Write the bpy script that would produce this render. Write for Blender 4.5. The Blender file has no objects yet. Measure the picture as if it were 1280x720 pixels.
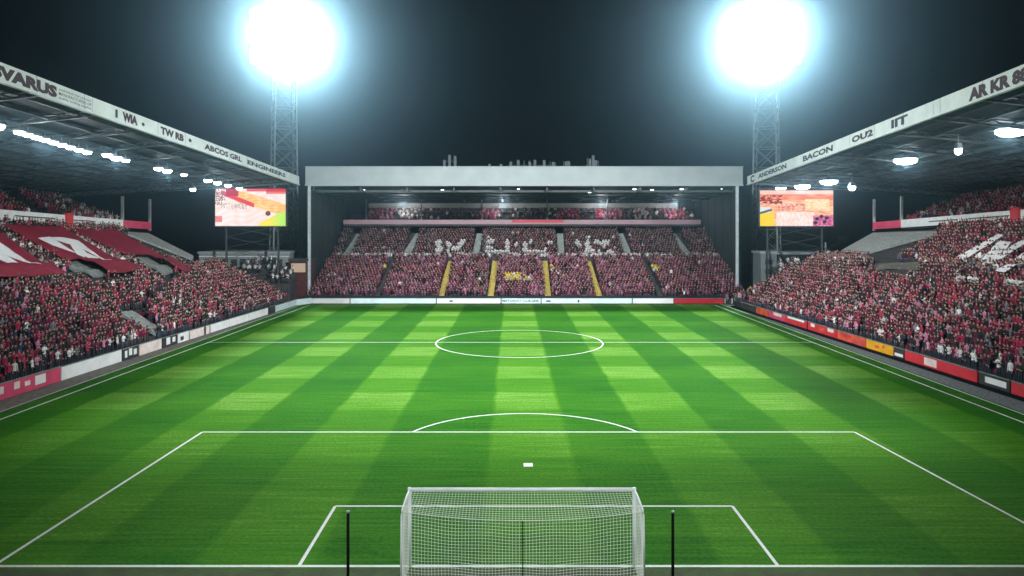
import bpy, bmesh, math, random
import numpy as np
from mathutils import Vector, Matrix

# ------------------------------------------------------------------ camera, world, light, exposure
SC = bpy.context.scene
COL = SC.collection
CAM_H, F = 12.9, 900.0                      # camera height (m), focal length in pixels of a 1280 px wide frame
cam = bpy.data.cameras.new('camera')
cam.sensor_width = 36.0
cam.lens = F / 1280 * 36.0
cam.shift_y = -79.0 / 1280
cam.clip_start, cam.clip_end = 0.1, 2000
camo = bpy.data.objects.new('camera', cam)
COL.objects.link(camo)
camo.location = (0, 0, CAM_H)
camo.rotation_euler = (math.pi / 2, 0, 0)
SC.camera = camo

world = bpy.data.worlds.new('World')
SC.world = world
world.use_nodes = True
wn = world.node_tree
bg = wn.nodes['Background']
bg.inputs['Color'].default_value = (0.10, 0.35, 0.55, 1)
bg.inputs['Strength'].default_value = 0.0012

SC.view_settings.view_transform = 'Standard'
SC.view_settings.look = 'None'
SC.view_settings.exposure = 0.0
SC.view_settings.gamma = 1.0
SC.view_settings.use_curve_mapping = False
cy = SC.cycles
cy.use_denoising = True
cy.max_bounces = 4
cy.diffuse_bounces = 2
cy.glossy_bounces = 2
cy.volume_bounces = 0
cy.transparent_max_bounces = 6
cy.sample_clamp_indirect = 4.0
cy.caustics_reflective = cy.caustics_refractive = False

FAR_MAST_W, FAR_BEAM_W, NEAR_MAST_W, NEAR_GOAL_W, ROOF_LAMP_W = 360000.0, 280000.0, 830000.0, 110000.0, 250.0
NEAR_STAND_W = 130000.0
MASTS = [(-45.0, 142.0), (50.2, 142.0)]
MAST_Z = 48.6
HAZE_DENSITY, HAZE_G = 0.0009, 0.963
FAR_AIM, FAR_CONE, BEAM_AIM, BEAM_CONE = (0, 0, 14), 24, (3, 78, 0), 66

random.seed(4)
rng = np.random.default_rng(7)
ORD = ['first', 'second', 'third', 'fourth', 'fifth', 'sixth', 'seventh', 'eighth', 'ninth', 'tenth', 'eleventh', 'twelfth',
       'thirteenth', 'fourteenth', 'fifteenth', 'sixteenth', 'seventeenth', 'eighteenth', 'nineteenth', 'twentieth']

# ------------------------------------------------------------------ helpers
def tag(o, label=None, cat=None, group=None, kind=None):
    if label: o['label'] = label
    if cat: o['category'] = cat
    if group: o['group'] = group
    if kind: o['kind'] = kind
    return o

def empty(name, loc, label=None, cat=None, group=None, kind=None):
    o = bpy.data.objects.new(name, None)
    COL.objects.link(o)
    o.location = loc
    o.empty_display_size = 0.5
    return tag(o, label, cat, group, kind)

class MB:
    """collects vertices and faces of ONE mesh"""
    def __init__(s): s.v, s.f, s.m = [], [], []
    def face(s, pts, m=0):
        n = len(s.v); s.v += [tuple(p) for p in pts]; s.f.append(tuple(range(n, n + len(pts)))); s.m.append(m)
    def hexa(s, p, m=0):
        """8 corners: bottom ring 0-3, top ring 4-7"""
        n = len(s.v); s.v += [tuple(q) for q in p]
        for f in ((3, 2, 1, 0), (4, 5, 6, 7), (0, 1, 5, 4), (1, 2, 6, 5), (2, 3, 7, 6), (3, 0, 4, 7)):
            s.f.append(tuple(n + i for i in f)); s.m.append(m)
        return s
    def box(s, x0, x1, y0, y1, z0, z1, m=0):
        return s.hexa([(x0, y0, z0), (x1, y0, z0), (x1, y1, z0), (x0, y1, z0), (x0, y0, z1), (x1, y0, z1), (x1, y1, z1), (x0, y1, z1)], m)
    def beam(s, a, b, w, h=None, m=0):
        a, b = Vector(a), Vector(b); h = h or w
        d = (b - a).normalized()
        up = Vector((0, 0, 1)) if abs(d.z) < 0.95 else Vector((0, 1, 0))
        r = d.cross(up).normalized(); u = r.cross(d).normalized()
        c = [(-w / 2, -h / 2), (w / 2, -h / 2), (w / 2, h / 2), (-w / 2, h / 2)]
        return s.hexa([a + r * x + u * y for x, y in c] + [b + r * x + u * y for x, y in c], m)
    def tube(s, pts, r, n=6, m=0, cap=True):
        pts = [Vector(p) for p in pts]; rs = r if isinstance(r, (list, tuple)) else [r] * len(pts)
        base = len(s.v)
        for i, p in enumerate(pts):
            d = (pts[min(i + 1, len(pts) - 1)] - pts[max(i - 1, 0)]).normalized()
            up = Vector((0, 0, 1)) if abs(d.z) < 0.9 else Vector((0, 1, 0))
            a = d.cross(up).normalized(); b = a.cross(d).normalized()
            for k in range(n):
                t = 2 * math.pi * k / n
                s.v.append(tuple(p + a * math.cos(t) * rs[i] + b * math.sin(t) * rs[i]))
        for i in range(len(pts) - 1):
            for k in range(n):
                k2 = (k + 1) % n
                s.f.append((base + i * n + k, base + i * n + k2, base + (i + 1) * n + k2, base + (i + 1) * n + k)); s.m.append(m)
        if cap:
            s.f.append(tuple(base + k for k in reversed(range(n)))); s.m.append(m)
            e = base + (len(pts) - 1) * n
            s.f.append(tuple(e + k for k in range(n))); s.m.append(m)
        return s
    def data(s, name, mats, smooth=False):
        me = bpy.data.meshes.new(name)
        me.from_pydata(s.v, [], s.f)
        for mm in (mats if isinstance(mats, (list, tuple)) else [mats]): me.materials.append(mm)
        if s.m and max(s.m) > 0: me.polygons.foreach_set('material_index', s.m)
        if smooth: me.polygons.foreach_set('use_smooth', [True] * len(s.f))
        me.update()
        return me
    def build(s, name, mats, parent=None, smooth=False):
        o = bpy.data.objects.new(name, s.data(name, mats, smooth))
        COL.objects.link(o)
        if parent:
            o.parent = parent
            loc = Vector(parent.location)
            p = parent.parent
            while p: loc += Vector(p.location); p = p.parent
            o.data.transform(Matrix.Translation(-loc))
        return o

def rebase(o, loc):
    """give a world-space top-level mesh its own origin"""
    loc = Vector(loc)
    o.data.transform(Matrix.Translation(-loc)); o.location = loc
    return o

def dup(root, loc, rot=None, label=None, scale=None):
    r = root.copy(); COL.objects.link(r); r.location = loc
    if rot is not None: r.rotation_euler = rot
    if scale is not None: r.scale = scale
    if label: r['label'] = label
    for ch in list(root.children):
        c = ch.copy(); COL.objects.link(c); c.parent = r
        for g in list(ch.children):
            d = g.copy(); COL.objects.link(d); d.parent = c
    return r

# pixel <-> world (used only to read true positions off the photograph)
def proj(X, Y, Z): return 640 + F * X / Y, 281 + F * (CAM_H - Z) / Y
def at_x(px, py, X):
    Y = X * F / (px - 640); return Vector((X, Y, CAM_H - (py - 281) * Y / F))
def at_y(px, py, Y): return Vector(((px - 640) * Y / F, Y, CAM_H - (py - 281) * Y / F))

# ------------------------------------------------------------------ materials
def mat(name, col, rough=0.7, var=0.12, scale=3.0, bump=0.0, metal=0.0, spec=0.5, dirt=None):
    m = bpy.data.materials.new(name); m.use_nodes = True
    nt = m.node_tree; N, L = nt.nodes, nt.links
    b = N['Principled BSDF']
    b.inputs['Roughness'].default_value = rough
    b.inputs['Metallic'].default_value = metal
    b.inputs['Specular IOR Level'].default_value = spec
    tc = N.new('ShaderNodeTexCoord')
    nz = N.new('ShaderNodeTexNoise'); nz.inputs['Scale'].default_value = scale; nz.inputs['Detail'].default_value = 6
    L.new(tc.outputs['Object'], nz.inputs['Vector'])
    mx = N.new('ShaderNodeMix'); mx.data_type = 'RGBA'
    c2 = dirt or [c * (1 - 2.2 * var) for c in col]
    mx.inputs['A'].default_value = (*[min(1, c * (1 + var)) for c in col], 1)
    mx.inputs['B'].default_value = (*[max(0, c) for c in c2], 1)
    cr = N.new('ShaderNodeMapRange'); cr.inputs['From Min'].default_value = 0.3; cr.inputs['From Max'].default_value = 0.75
    L.new(nz.outputs['Fac'], cr.inputs['Value']); L.new(cr.outputs['Result'], mx.inputs['Factor'])
    L.new(mx.outputs['Result'], b.inputs['Base Color'])
    if bump:
        bp = N.new('ShaderNodeBump'); bp.inputs['Strength'].default_value = bump; bp.inputs['Distance'].default_value = 0.05
        n2 = N.new('ShaderNodeTexNoise'); n2.inputs['Scale'].default_value = scale * 6; n2.inputs['Detail'].default_value = 4
        L.new(tc.outputs['Object'], n2.inputs['Vector'])
        L.new(n2.outputs['Fac'], bp.inputs['Height']); L.new(bp.outputs['Normal'], b.inputs['Normal'])
    return m

def emit(name, col, strength, sample=False):
    m = bpy.data.materials.new(name); m.use_nodes = True
    nt = m.node_tree; N, L = nt.nodes, nt.links
    N.remove(N['Principled BSDF'])
    e = N.new('ShaderNodeEmission'); e.inputs['Color'].default_value = (*col, 1); e.inputs['Strength'].default_value = strength
    L.new(e.outputs[0], N['Material Output'].inputs['Surface'])
    if not sample: m.cycles.emission_sampling = 'NONE'
    return m

def attr_mat(name, rough=0.8, emission=0.0):
    m = bpy.data.materials.new(name); m.use_nodes = True
    nt = m.node_tree; N, L = nt.nodes, nt.links
    b = N['Principled BSDF']; b.inputs['Roughness'].default_value = rough
    a = N.new('ShaderNodeAttribute'); a.attribute_name = 'tint'
    if emission:
        e = N.new('ShaderNodeEmission'); e.inputs['Strength'].default_value = emission
        L.new(a.outputs['Color'], e.inputs['Color']); L.new(e.outputs[0], N['Material Output'].inputs['Surface'])
        N.remove(b); m.cycles.emission_sampling = 'NONE'
    else:
        L.new(a.outputs['Color'], b.inputs['Base Color'])
    return m

M = {}
M['white'] = mat('white_paint', (0.80, 0.82, 0.82), 0.5, 0.06, 1.5)
M['fascia'] = mat('white_cladding', (0.84, 0.86, 0.86), 0.45, 0.07, 0.6)
M['fascia_grey'] = mat('grey_cladding', (0.36, 0.385, 0.40), 0.5, 0.06, 0.4)
M['letter'] = mat('dark_red_lettering', (0.045, 0.006, 0.014), 0.6, 0.1, 4)
M['letter_red'] = mat('red_lettering', (0.35, 0.01, 0.03), 0.6, 0.1, 4)
M['ink'] = mat('black_lettering', (0.02, 0.02, 0.025), 0.6, 0.1, 4)
M['roof_sheet'] = mat('corrugated_roof_sheet', (0.035, 0.042, 0.044), 0.7, 0.2, 0.4)
M['steel'] = mat('grey_painted_steel', (0.20, 0.23, 0.24), 0.45, 0.15, 2)
M['steel_dark'] = mat('dark_painted_steel', (0.045, 0.055, 0.06), 0.5, 0.2, 2)
M['column'] = mat('pale_grey_column_paint', (0.55, 0.60, 0.62), 0.5, 0.08, 2)
M['concrete'] = mat('terrace_concrete', (0.055, 0.05, 0.052), 0.9, 0.2, 1.2, 0.2)
M['stair'] = mat('pale_stair_concrete', (0.27, 0.29, 0.27), 0.9, 0.18, 2.5, 0.3)
M['stair_yellow'] = mat('yellow_stair_paint', (0.52, 0.38, 0.09), 0.8, 0.2, 4)
M['wall_dark'] = mat('dark_wall_cladding', (0.012, 0.022, 0.027), 0.85, 0.25, 0.3)
M['asphalt'] = mat('asphalt', (0.045, 0.047, 0.05), 0.9, 0.2, 0.5, 0.3)
M['banner'] = mat('crimson_banner_cloth', (0.22, 0.003, 0.024), 0.75, 0.12, 0.5, 0.3)
M['banner_white'] = mat('white_banner_cloth', (0.78, 0.76, 0.76), 0.75, 0.05, 1, 0.2)
M['red_board'] = mat('red_board_print', (0.62, 0.02, 0.035), 0.5, 0.12, 0.7)
M['pink_board'] = mat('pink_board_print', (0.62, 0.055, 0.13), 0.5, 0.12, 0.7)
M['orange_board'] = mat('orange_red_board_print', (0.75, 0.09, 0.04), 0.5, 0.3, 0.8)
M['yellow_board'] = mat('yellow_board_print', (0.85, 0.38, 0.01), 0.5, 0.12, 0.9)
M['white_board'] = mat('white_board_print', (0.82, 0.80, 0.79), 0.5, 0.06, 0.8)
M['cyan_board'] = mat('pale_cyan_board_print', (0.68, 0.80, 0.82), 0.5, 0.08, 0.8)
M['blush_board'] = mat('blush_board_print', (0.80, 0.66, 0.62), 0.5, 0.12, 1.2)
M['black_board'] = mat('black_board_print', (0.03, 0.03, 0.032), 0.5, 0.2, 1.2)
M['brick'] = mat('dark_red_brick', (0.09, 0.02, 0.022), 0.9, 0.25, 1.5, 0.3)
M['mauve_board'] = mat('mauve_board_print', (0.42, 0.25, 0.29), 0.5, 0.1, 0.2)
M['lamp'] = emit('lit_lamp_glass', (0.9, 0.97, 1.0), 30)
M['small_lamp'] = emit('small_lit_lamp_glass', (0.9, 0.97, 1.0), 5)
M['mast_lamp'] = emit('lit_mast_lamp_glass', (0.88, 0.97, 1.0), 16)
M['black'] = mat('black_steel_paint', (0.004, 0.004, 0.005), 0.9, 0.2, 2, spec=0.1)
M['line'] = None

def grass_material():
    m = bpy.data.materials.new('mown_grass'); m.use_nodes = True
    nt = m.node_tree; N, L = nt.nodes, nt.links
    b = N['Principled BSDF']; b.inputs['Roughness'].default_value = 0.85
    b.inputs['Specular IOR Level'].default_value = 0.05
    tc = N.new('ShaderNodeTexCoord'); sep = N.new('ShaderNodeSeparateXYZ')
    L.new(tc.outputs['Object'], sep.inputs[0])
    wob = N.new('ShaderNodeTexNoise'); wob.inputs['Scale'].default_value = 0.35; wob.inputs['Detail'].default_value = 3
    L.new(tc.outputs['Object'], wob.inputs['Vector'])
    def mth(op, a, bb=None, cc=None):
        n = N.new('ShaderNodeMath'); n.operation = op
        for i, v in enumerate((a, bb, cc)):
            if v is None: continue
            if isinstance(v, (int, float)): n.inputs[i].default_value = v
            else: L.new(v, n.inputs[i])
        return n.outputs[0]
    w = mth('MULTIPLY', mth('SUBTRACT', wob.outputs['Fac'], 0.5), 0.45)
    def stripes(axis, off, width, sharp):
        x = mth('ADD', mth('ADD', axis, w), -off)
        s = mth('SINE', mth('MULTIPLY', x, math.pi / width))
        n = N.new('ShaderNodeMath'); n.operation = 'MULTIPLY'; n.use_clamp = False
        L.new(s, n.inputs[0]); n.inputs[1].default_value = sharp
        c = N.new('ShaderNodeClamp'); c.inputs['Min'].default_value = -1; c.inputs['Max'].default_value = 1
        L.new(n.outputs[0], c.inputs['Value']); return c.outputs[0]
    lx = mth('LESS_THAN', sep.outputs['X'], -4.4)
    xx = mth('ADD', sep.outputs['X'], mth('MULTIPLY', lx, 1.6))
    a = stripes(xx, -1.3, 4.65, 9)                      # long mown stripes, one of them wider
    bb = stripes(sep.outputs['Y'], 50.2, 5.15, 7)       # cross stripes
    big = N.new('ShaderNodeTexNoise'); big.inputs['Scale'].default_value = 0.07; big.inputs['Detail'].default_value = 5; big.inputs['Roughness'].default_value = 0.6
    L.new(tc.outputs['Object'], big.inputs['Vector'])
    fine = N.new('ShaderNodeTexNoise'); fine.inputs['Scale'].default_value = 5.5; fine.inputs['Detail'].default_value = 7; fine.inputs['Roughness'].default_value = 0.8
    L.new(tc.outputs['Object'], fine.inputs['Vector'])
    # streaks across the pitch (rolled turf)
    mp = N.new('ShaderNodeMapping'); mp.inputs['Scale'].default_value = (0.12, 2.6, 1)
    L.new(tc.outputs['Object'], mp.inputs['Vector'])
    st = N.new('ShaderNodeTexNoise'); st.inputs['Scale'].default_value = 1.6; st.inputs['Detail'].default_value = 5
    L.new(mp.outputs[0], st.inputs['Vector'])
    ab = mth('MULTIPLY', mth('ADD', a, 1.0), mth('ADD', bb, 1.0))        # 0..4, high where both mowings lie away
    fr = N.new('ShaderNodeMapRange'); fr.inputs['From Min'].default_value = 41; fr.inputs['From Max'].default_value = 56      # the far part was cross-cut, the near box was not
    L.new(sep.outputs['Y'], fr.inputs['Value'])
    k1 = mth('ADD', mth('MULTIPLY', fr.outputs['Result'], 0.045), 0.07)
    k2 = mth('ADD', mth('MULTIPLY', fr.outputs['Result'], 0.026), 0.008)
    t = mth('ADD', mth('MULTIPLY', a, k1), mth('MULTIPLY', bb, 0.035))
    t = mth('ADD', t, mth('MULTIPLY', mth('SUBTRACT', ab, 1.0), k2))
    t = mth('ADD', t, mth('MULTIPLY', mth('SUBTRACT', big.outputs['Fac'], 0.5), 0.35))
    t = mth('ADD', t, mth('MULTIPLY', mth('SUBTRACT', fine.outputs['Fac'], 0.5), 1.15))
    t = mth('ADD', t, mth('MULTIPLY', mth('SUBTRACT', st.outputs['Fac'], 0.5), 0.65))
    t = mth('ADD', t, 0.5)
    cr = N.new('ShaderNodeValToRGB')
    cr.color_ramp.elements[0].position = 0.0; cr.color_ramp.elements[0].color = (0.003, 0.045, 0.005, 1)
    cr.color_ramp.elements[1].position = 1.0; cr.color_ramp.elements[1].color = (0.25, 0.42, 0.10, 1)
    e = cr.color_ramp.elements.new(0.3); e.color = (0.016, 0.125, 0.004, 1)
    e = cr.color_ramp.elements.new(0.7); e.color = (0.075, 0.235, 0.011, 1)
    L.new(t, cr.inputs[0]); L.new(cr.outputs[0], b.inputs['Base Color'])
    bp = N.new('ShaderNodeBump'); bp.inputs['Strength'].default_value = 0.5; bp.inputs['Distance'].default_value = 0.04
    L.new(fine.outputs['Fac'], bp.inputs['Height']); L.new(bp.outputs['Normal'], b.inputs['Normal'])
    return m

def line_material():
    m = mat('white_line_paint', (0.80, 0.82, 0.78), 0.8, 0.08, 9)
    return m

M['grass'] = grass_material()
M['line'] = line_material()
M['turf_edge'] = mat('worn_turf', (0.035, 0.075, 0.012), 0.95, 0.3, 1.2, 0.5, dirt=(0.045, 0.035, 0.02))
M['track'] = mat('cinder_track', (0.15, 0.135, 0.11), 0.95, 0.25, 2.2, 0.5, dirt=(0.07, 0.065, 0.055))
M['track_grey'] = mat('grey_gravel_track', (0.19, 0.21, 0.22), 0.95, 0.3, 5, 0.5, dirt=(0.04, 0.045, 0.05))

# ------------------------------------------------------------------ ground, pitch, markings
def sheet(name, pts, z, m, label=None, cat=None):
    b = MB(); b.face([(x, y, z) for x, y in pts])
    o = b.build(name, m); tag(o, label, cat, kind='structure'); return o

def xf(t): return 38.0 - 0.049 * (t - 54)       # front line of the side stands, metres from the middle

sheet('ground', [(-200, -160), (200, -160), (200, 240), (-200, 240)], -0.03, M['asphalt'])
sheet('pitch', [(-35.4, 19.0), (35.4, 19.0), (34.4, 117.6), (-34.2, 117.6)], 0.0, M['grass'])
sheet('track', [(-40, 18), (-35.9, 18), (-34.0, 118.1), (-34.4, 118.1), (-36, 113)], -0.015, M['track'])
sheet('gravel_path', [(35.2, 18), (40, 18), (36, 116), (34.0, 118)], -0.011, M['track_grey'])
sheet('turf_verge', [(-35.4, 12), (35.4, 12), (35.4, 27.0), (-35.4, 27.0)], 0.004, M['turf_edge'])

def strip(b, p, q, w, z=0.009):
    p, q = Vector((*p, z)), Vector((*q, z)); d = (q - p).normalized(); r = Vector((-d.y, d.x, 0)) * w / 2
    n = max(1, int((q - p).length / 2.0))
    b.face([p - r, q - r, q + r, p + r])
def ring(b, cx, cy_, r, a0, a1, w, z=0.0125, n=72):
    for i in range(n):
        t0, t1 = a0 + (a1 - a0) * i / n, a0 + (a1 - a0) * (i + 1) / n
        b.face([(cx + (r - w / 2) * math.cos(t0), cy_ + (r - w / 2) * math.sin(t0), z), (cx + (r + w / 2) * math.cos(t0), cy_ + (r + w / 2) * math.sin(t0), z),
                (cx + (r + w / 2) * math.cos(t1), cy_ + (r + w / 2) * math.sin(t1), z), (cx + (r - w / 2) * math.cos(t1), cy_ + (r - w / 2) * math.sin(t1), z)])
GL, PL, SL, HL, FL = 27.2, 44.8, 33.0, 79.0, 115.6
b = MB()
LX = lambda y: -33.9 + 0.02 * (y - 47); RX = lambda y: 33.35 - 0.012 * (y - 47)
strip(b, (LX(GL), GL), (RX(GL), GL), 0.17)
strip(b, (LX(HL), HL), (RX(HL), HL), 0.16)
strip(b, (LX(FL), FL), (RX(FL), FL), 0.16)
strip(b, (LX(GL), GL), (LX(FL), FL), 0.16, 0.010)
strip(b, (RX(GL), GL), (RX(FL), FL), 0.16, 0.010)
strip(b, (-19.26, PL), (21.3, PL), 0.15); strip(b, (-19.6, GL), (-19.26, PL), 0.15, 0.011); strip(b, (22.4, GL), (21.3, PL), 0.15, 0.011)
strip(b, (-8.1, SL), (10.1, SL), 0.15); strip(b, (-8.05, GL), (-8.1, SL), 0.14, 0.011); strip(b, (10.05, GL), (10.1, SL), 0.14, 0.011)
ring(b, 0.8, 79.0, 9.1, 0, 2 * math.pi, 0.16)
ring(b, 0.8, 41.4, 7.77, math.asin(3.4 / 7.77), math.pi - math.asin(3.4 / 7.77), 0.15, n=40)
b.box(0.62, 1.12, 38.4, 38.95, 0.002, 0.013)
strip(b, (-35.85, 20), (-34.0, 117.4), 0.10, 0.006); strip(b, (35.15, 20), (34.0, 117.4), 0.14, 0.006)
tag(b.build('road_marking', M['line']), kind='structure').name = 'pitch_markings'

# ------------------------------------------------------------------ side stands (shared geometry functions)
def z0(d):
    if d < 12: return 0.75 + d * 6.75 / 12
    if d < 13.2: return 7.5
    return 7.5 + (d - 13.2) * 5.4 / 8.8
def zk(t): return 1 - 0.003 * (t - 82)
T0, T1 = 22.0, 113.0
def P(side, t, d, lift=0.0): return Vector((side * (xf(t) + d), t, z0(d) * zk(t) + lift))
def on_rake(px, py, side, lift=0.0):
    """where a line of sight meets the seating slope: (t, d)"""
    a, c = abs((px - 640) / F), (py - 281) / F
    best = None
    lo = 45.0
    prev = None
    for i in range(4000):
        t = lo + i * 0.025
        d = a * t - xf(t)
        if d < -1: continue
        g = (CAM_H - c * t) - (z0(max(d, 0)) * zk(t) + lift)
        if prev is not None and prev > 0 >= g: return t, d
        prev = g
    return t, max(0, min(22, d))

def roof_edge(side, t):
    """(x, z_top) of the roof's front edge"""
    if side < 0: return 36.2 - 0.016 * (t - 51), 24.3 - 0.0522 * (t - 51)
    return 35.6 + 0.047 * (t - 50), 23.96 - 0.0465 * (t - 50)
RT0, RT1, RBX = 20.0, 118.0, 76.0
def roof_pt(side, t, x, dz=0.0):
    xe, ze = roof_edge(side, t)
    k = (x - xe) / (RBX - xe)
    return Vector((side * x, t, (ze - 0.25) * (1 - k) + (19.0 + 0.02 * (80 - t)) * k + dz))

def text_mesh(s, bold=0.03, spacing=1.0):
    cu = bpy.data.curves.new('t', 'FONT'); cu.body = s; cu.size = 1; cu.offset = bold; cu.space_character = spacing; cu.resolution_u = 2
    o = bpy.data.objects.new('t', cu); COL.objects.link(o)
    me = bpy.data.meshes.new_from_object(o)
    v = np.array([q.co[:] for q in me.vertices]); f = [tuple(p.vertices) for p in me.polygons]
    bpy.data.objects.remove(o); bpy.data.curves.remove(cu); bpy.data.meshes.remove(me)
    mn, mx = v.min(0), v.max(0)
    return (v[:, :2] - mn[:2]) / (mx[:2] - mn[:2]), f

def place_text(name, s, fn, m, parent, bold=0.03, spacing=1.0, label=None):
    """fn(u, v) -> world point for u, v in 0..1"""
    v, f = text_mesh(s, bold, spacing)
    b = MB(); b.v = [tuple(fn(float(p[0]), float(p[1]))) for p in v]; b.f = f; b.m = [0] * len(f)
    o = b.build(name, m, parent)
    if label: o['label'] = label
    return o

def rake_sheet(name, poly, side, lift, m, parent=None, wav=0.0, cell=1.0, thick=0.03, seed=0):
    """a cloth or slab whose outline is given in (t, d) on the seating slope"""
    bm = bmesh.new()
    vs = [bm.verts.new((t, d, 0)) for t, d in poly]; bm.faces.new(vs)
    ts = [p[0] for p in poly]; ds = [p[1] for p in poly]
    for k in np.arange(math.floor(min(ts)) + cell, max(ts), cell):
        g = bm.verts[:] + bm.edges[:] + bm.faces[:]; bmesh.ops.bisect_plane(bm, geom=g, plane_co=(k, 0, 0), plane_no=(1, 0, 0))
    for k in np.arange(math.floor(min(ds)) + cell * .8, max(ds), cell * .8):
        g = bm.verts[:] + bm.edges[:] + bm.faces[:]; bmesh.ops.bisect_plane(bm, geom=g, plane_co=(0, k, 0), plane_no=(0, 1, 0))
    bmesh.ops.triangulate(bm, faces=bm.faces[:])
    top = []
    for v in bm.verts:
        t, d = v.co.x, v.co.y
        w = wav * (math.sin(t * 1.7 + seed) * math.sin(d * 2.3 + 1.3 * math.sin(t * .6)) + 0.5 * math.sin(t * 4.1 + d * 3.3))
        v.co = P(side, t, d, lift + w)
    ext = bmesh.ops.extrude_face_region(bm, geom=bm.faces[:])
    for e in ext['geom']:
        if isinstance(e, bmesh.types.BMVert): e.co.z -= thick
    bmesh.ops.recalc_face_normals(bm, faces=bm.faces[:])
    me = bpy.data.meshes.new(name); bm.to_mesh(me); bm.free(); me.materials.append(m)
    o = bpy.data.objects.new(name, me); COL.objects.link(o)
    if parent:
        o.parent = parent; me.transform(Matrix.Translation(-Vector(parent.location)))
    return o

def px_poly(pts, side, lift): return [on_rake(x, y, side, lift) for x, y in pts]

def inside(t, d, poly):
    c = False; n = len(poly)
    for i in range(n):
        a, b2 = poly[i], poly[(i + 1) % n]
        if (a[1] > d) != (b2[1] > d) and t < (b2[0] - a[0]) * (d - a[1]) / (b2[1] - a[1]) + a[0]: c = not c
    return c

ROW = 0.78
holes = {-1: [], 1: []}          # areas on the slopes with nobody standing in them
def side_stand(side):
    name = 'left' if side < 0 else 'right'
    lab = ('long covered stand on the left with crimson banners over its upper seats' if side < 0 else
           'long covered stand on the right with white letters among its upper seats')
    S = empty('grandstand', (side * 50, 68, 0), lab, 'grandstand')
    # terrace steps
    b = MB(); d = 0.0; n = 0
    while d < 21.9:
        d2 = min(d + ROW, 22.0)
        za = z0(d)
        p = [P(side, T0, d, 0), P(side, T1, d, 0), P(side, T1, d2, 0), P(side, T0, d2, 0)]
        for q, t in zip(p, (T0, T1, T1, T0)): q.z = za * zk(t)
        b.face(p if side < 0 else p[::-1])
        zb = z0(d2)
        lo = [p[3], p[2]]; hi = [Vector((p[2].x, p[2].y, zb * zk(T1))), Vector((p[3].x, p[3].y, zb * zk(T0)))]
        b.face(lo + hi)
        # end wall of every step
        e = P(side, T1, d, 0); e2 = P(side, T1, d2, 0)
        b.face([(e.x, T1, 0), (e2.x, T1, 0), (e2.x, T1, za * zk(T1)), (e.x, T1, za * zk(T1))])
        d = d2
    b.build('seating_terrace', M['concrete'], S)
    # front wall behind the boards
    b = MB(); a0, a1 = P(side, T0, 0), P(side, T1, 0)
    s = side
    b.hexa([(a0.x - s * .25, T0, 0), (a1.x - s * .25, T1, 0), (a1.x, T1, 0), (a0.x, T0, 0),
            (a0.x - s * .25, T0, 1.1), (a1.x - s * .25, T1, 1.0), (a1.x, T1, 1.0), (a0.x, T0, 1.1)] if side > 0 else
           [(a0.x + .25, T0, 0), (a0.x, T0, 0), (a1.x, T1, 0), (a1.x + .25, T1, 0),
            (a0.x + .25, T0, 1.1), (a0.x, T0, 1.1), (a1.x, T1, 1.0), (a1.x + .25, T1, 1.0)])
    b.build('front_wall', M['wall_dark'], S)
    # back wall
    b = MB(); b.box(min(s * 75, s * 75.5), max(s * 75, s * 75.5), T0, 116, 0, 19); b.build('back_wall', M['wall_dark'], S)
    # upper tier: fascia, floor steps
    b = MB()
    for k in range(8):
        dd = 22 + k * 0.9
        zz = 13.75 + k * 0.55
        p0, p1 = Vector((s * (xf(T0) + dd), T0, 0)), Vector((s * (xf(106) + dd), 106, 0))
        f0, f1 = zk(T0), zk(106)
        xs = sorted([0, s * 0.9])
        b.hexa([(p0.x + xs[0], T0, (zz - .6) * f0), (p0.x + xs[1], T0, (zz - .6) * f0), (p1.x + xs[1], 106, (zz - .6) * f1), (p1.x + xs[0], 106, (zz - .6) * f1),
                (p0.x + xs[0], T0, zz * f0), (p0.x + xs[1], T0, zz * f0), (p1.x + xs[1], 106, zz * f1), (p1.x + xs[0], 106, zz * f1)])
    b.build('upper_tier', M['concrete'], S)
    def fascia_seg(t0, t1, m, zlo=13.45, zhi=14.65, out=0.5, nm='tier_fascia'):
        b = MB(); d = 22 - out
        xs = sorted([0, s * 0.25])
        p0, p1 = s * (xf(t0) + d), s * (xf(t1) + d)
        b.hexa([(p0 + xs[0], t0, zlo * zk(t0)), (p0 + xs[1], t0, zlo * zk(t0)), (p1 + xs[1], t1, zlo * zk(t1)), (p1 + xs[0], t1, zlo * zk(t1)),
                (p0 + xs[0], t0, zhi * zk(t0)), (p0 + xs[1], t0, zhi * zk(t0)), (p1 + xs[1], t1, zhi * zk(t1)), (p1 + xs[0], t1, zhi * zk(t1))])
        return b.build(nm, m, S)
    f = fascia_seg(T0, 105.5, M['white']); f['label'] = 'white balcony fascia with small dark writing'
    g = fascia_seg(105.55, 113, M['pink_board']); g['label'] = 'red end of the balcony fascia'
    b = MB(); p = lambda t, zz: (s * (xf(t) + 21.5 - 0.012), t, zz * zk(t))
    for ta, tb in ((60, 69), (72, 81), (84, 91), (93, 99)):
        b.face([p(ta, 13.98), p(tb, 13.98), p(tb, 14.12), p(ta, 14.12)])
    b.build('balcony_writing', M['letter'], S)
    b = MB(); tt = 93.5 if s < 0 else 83
    b.box(*sorted([s * (xf(tt) + 21.3), s * (xf(tt) + 21.75)]), tt - 0.7, tt + 0.7, 13.2 * zk(tt), 14.95 * zk(tt)); o = b.build('crest_panel', M['red_board'], S)
    o['label'] = 'red crest panel on the balcony fascia'
    # glass-box end wall of the upper tier + posts
    for tt in (106, 113.3):
        b = MB(); x = s * (xf(tt) + 21.9); b.box(x - .16, x + .16, tt - .16, tt + .16, 12.0 if tt > 110 else 12.5, 19.2 - 0.02 * tt); b.build('post', M['column'], S)
    # roof
    b = MB()
    NX = 26
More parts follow.
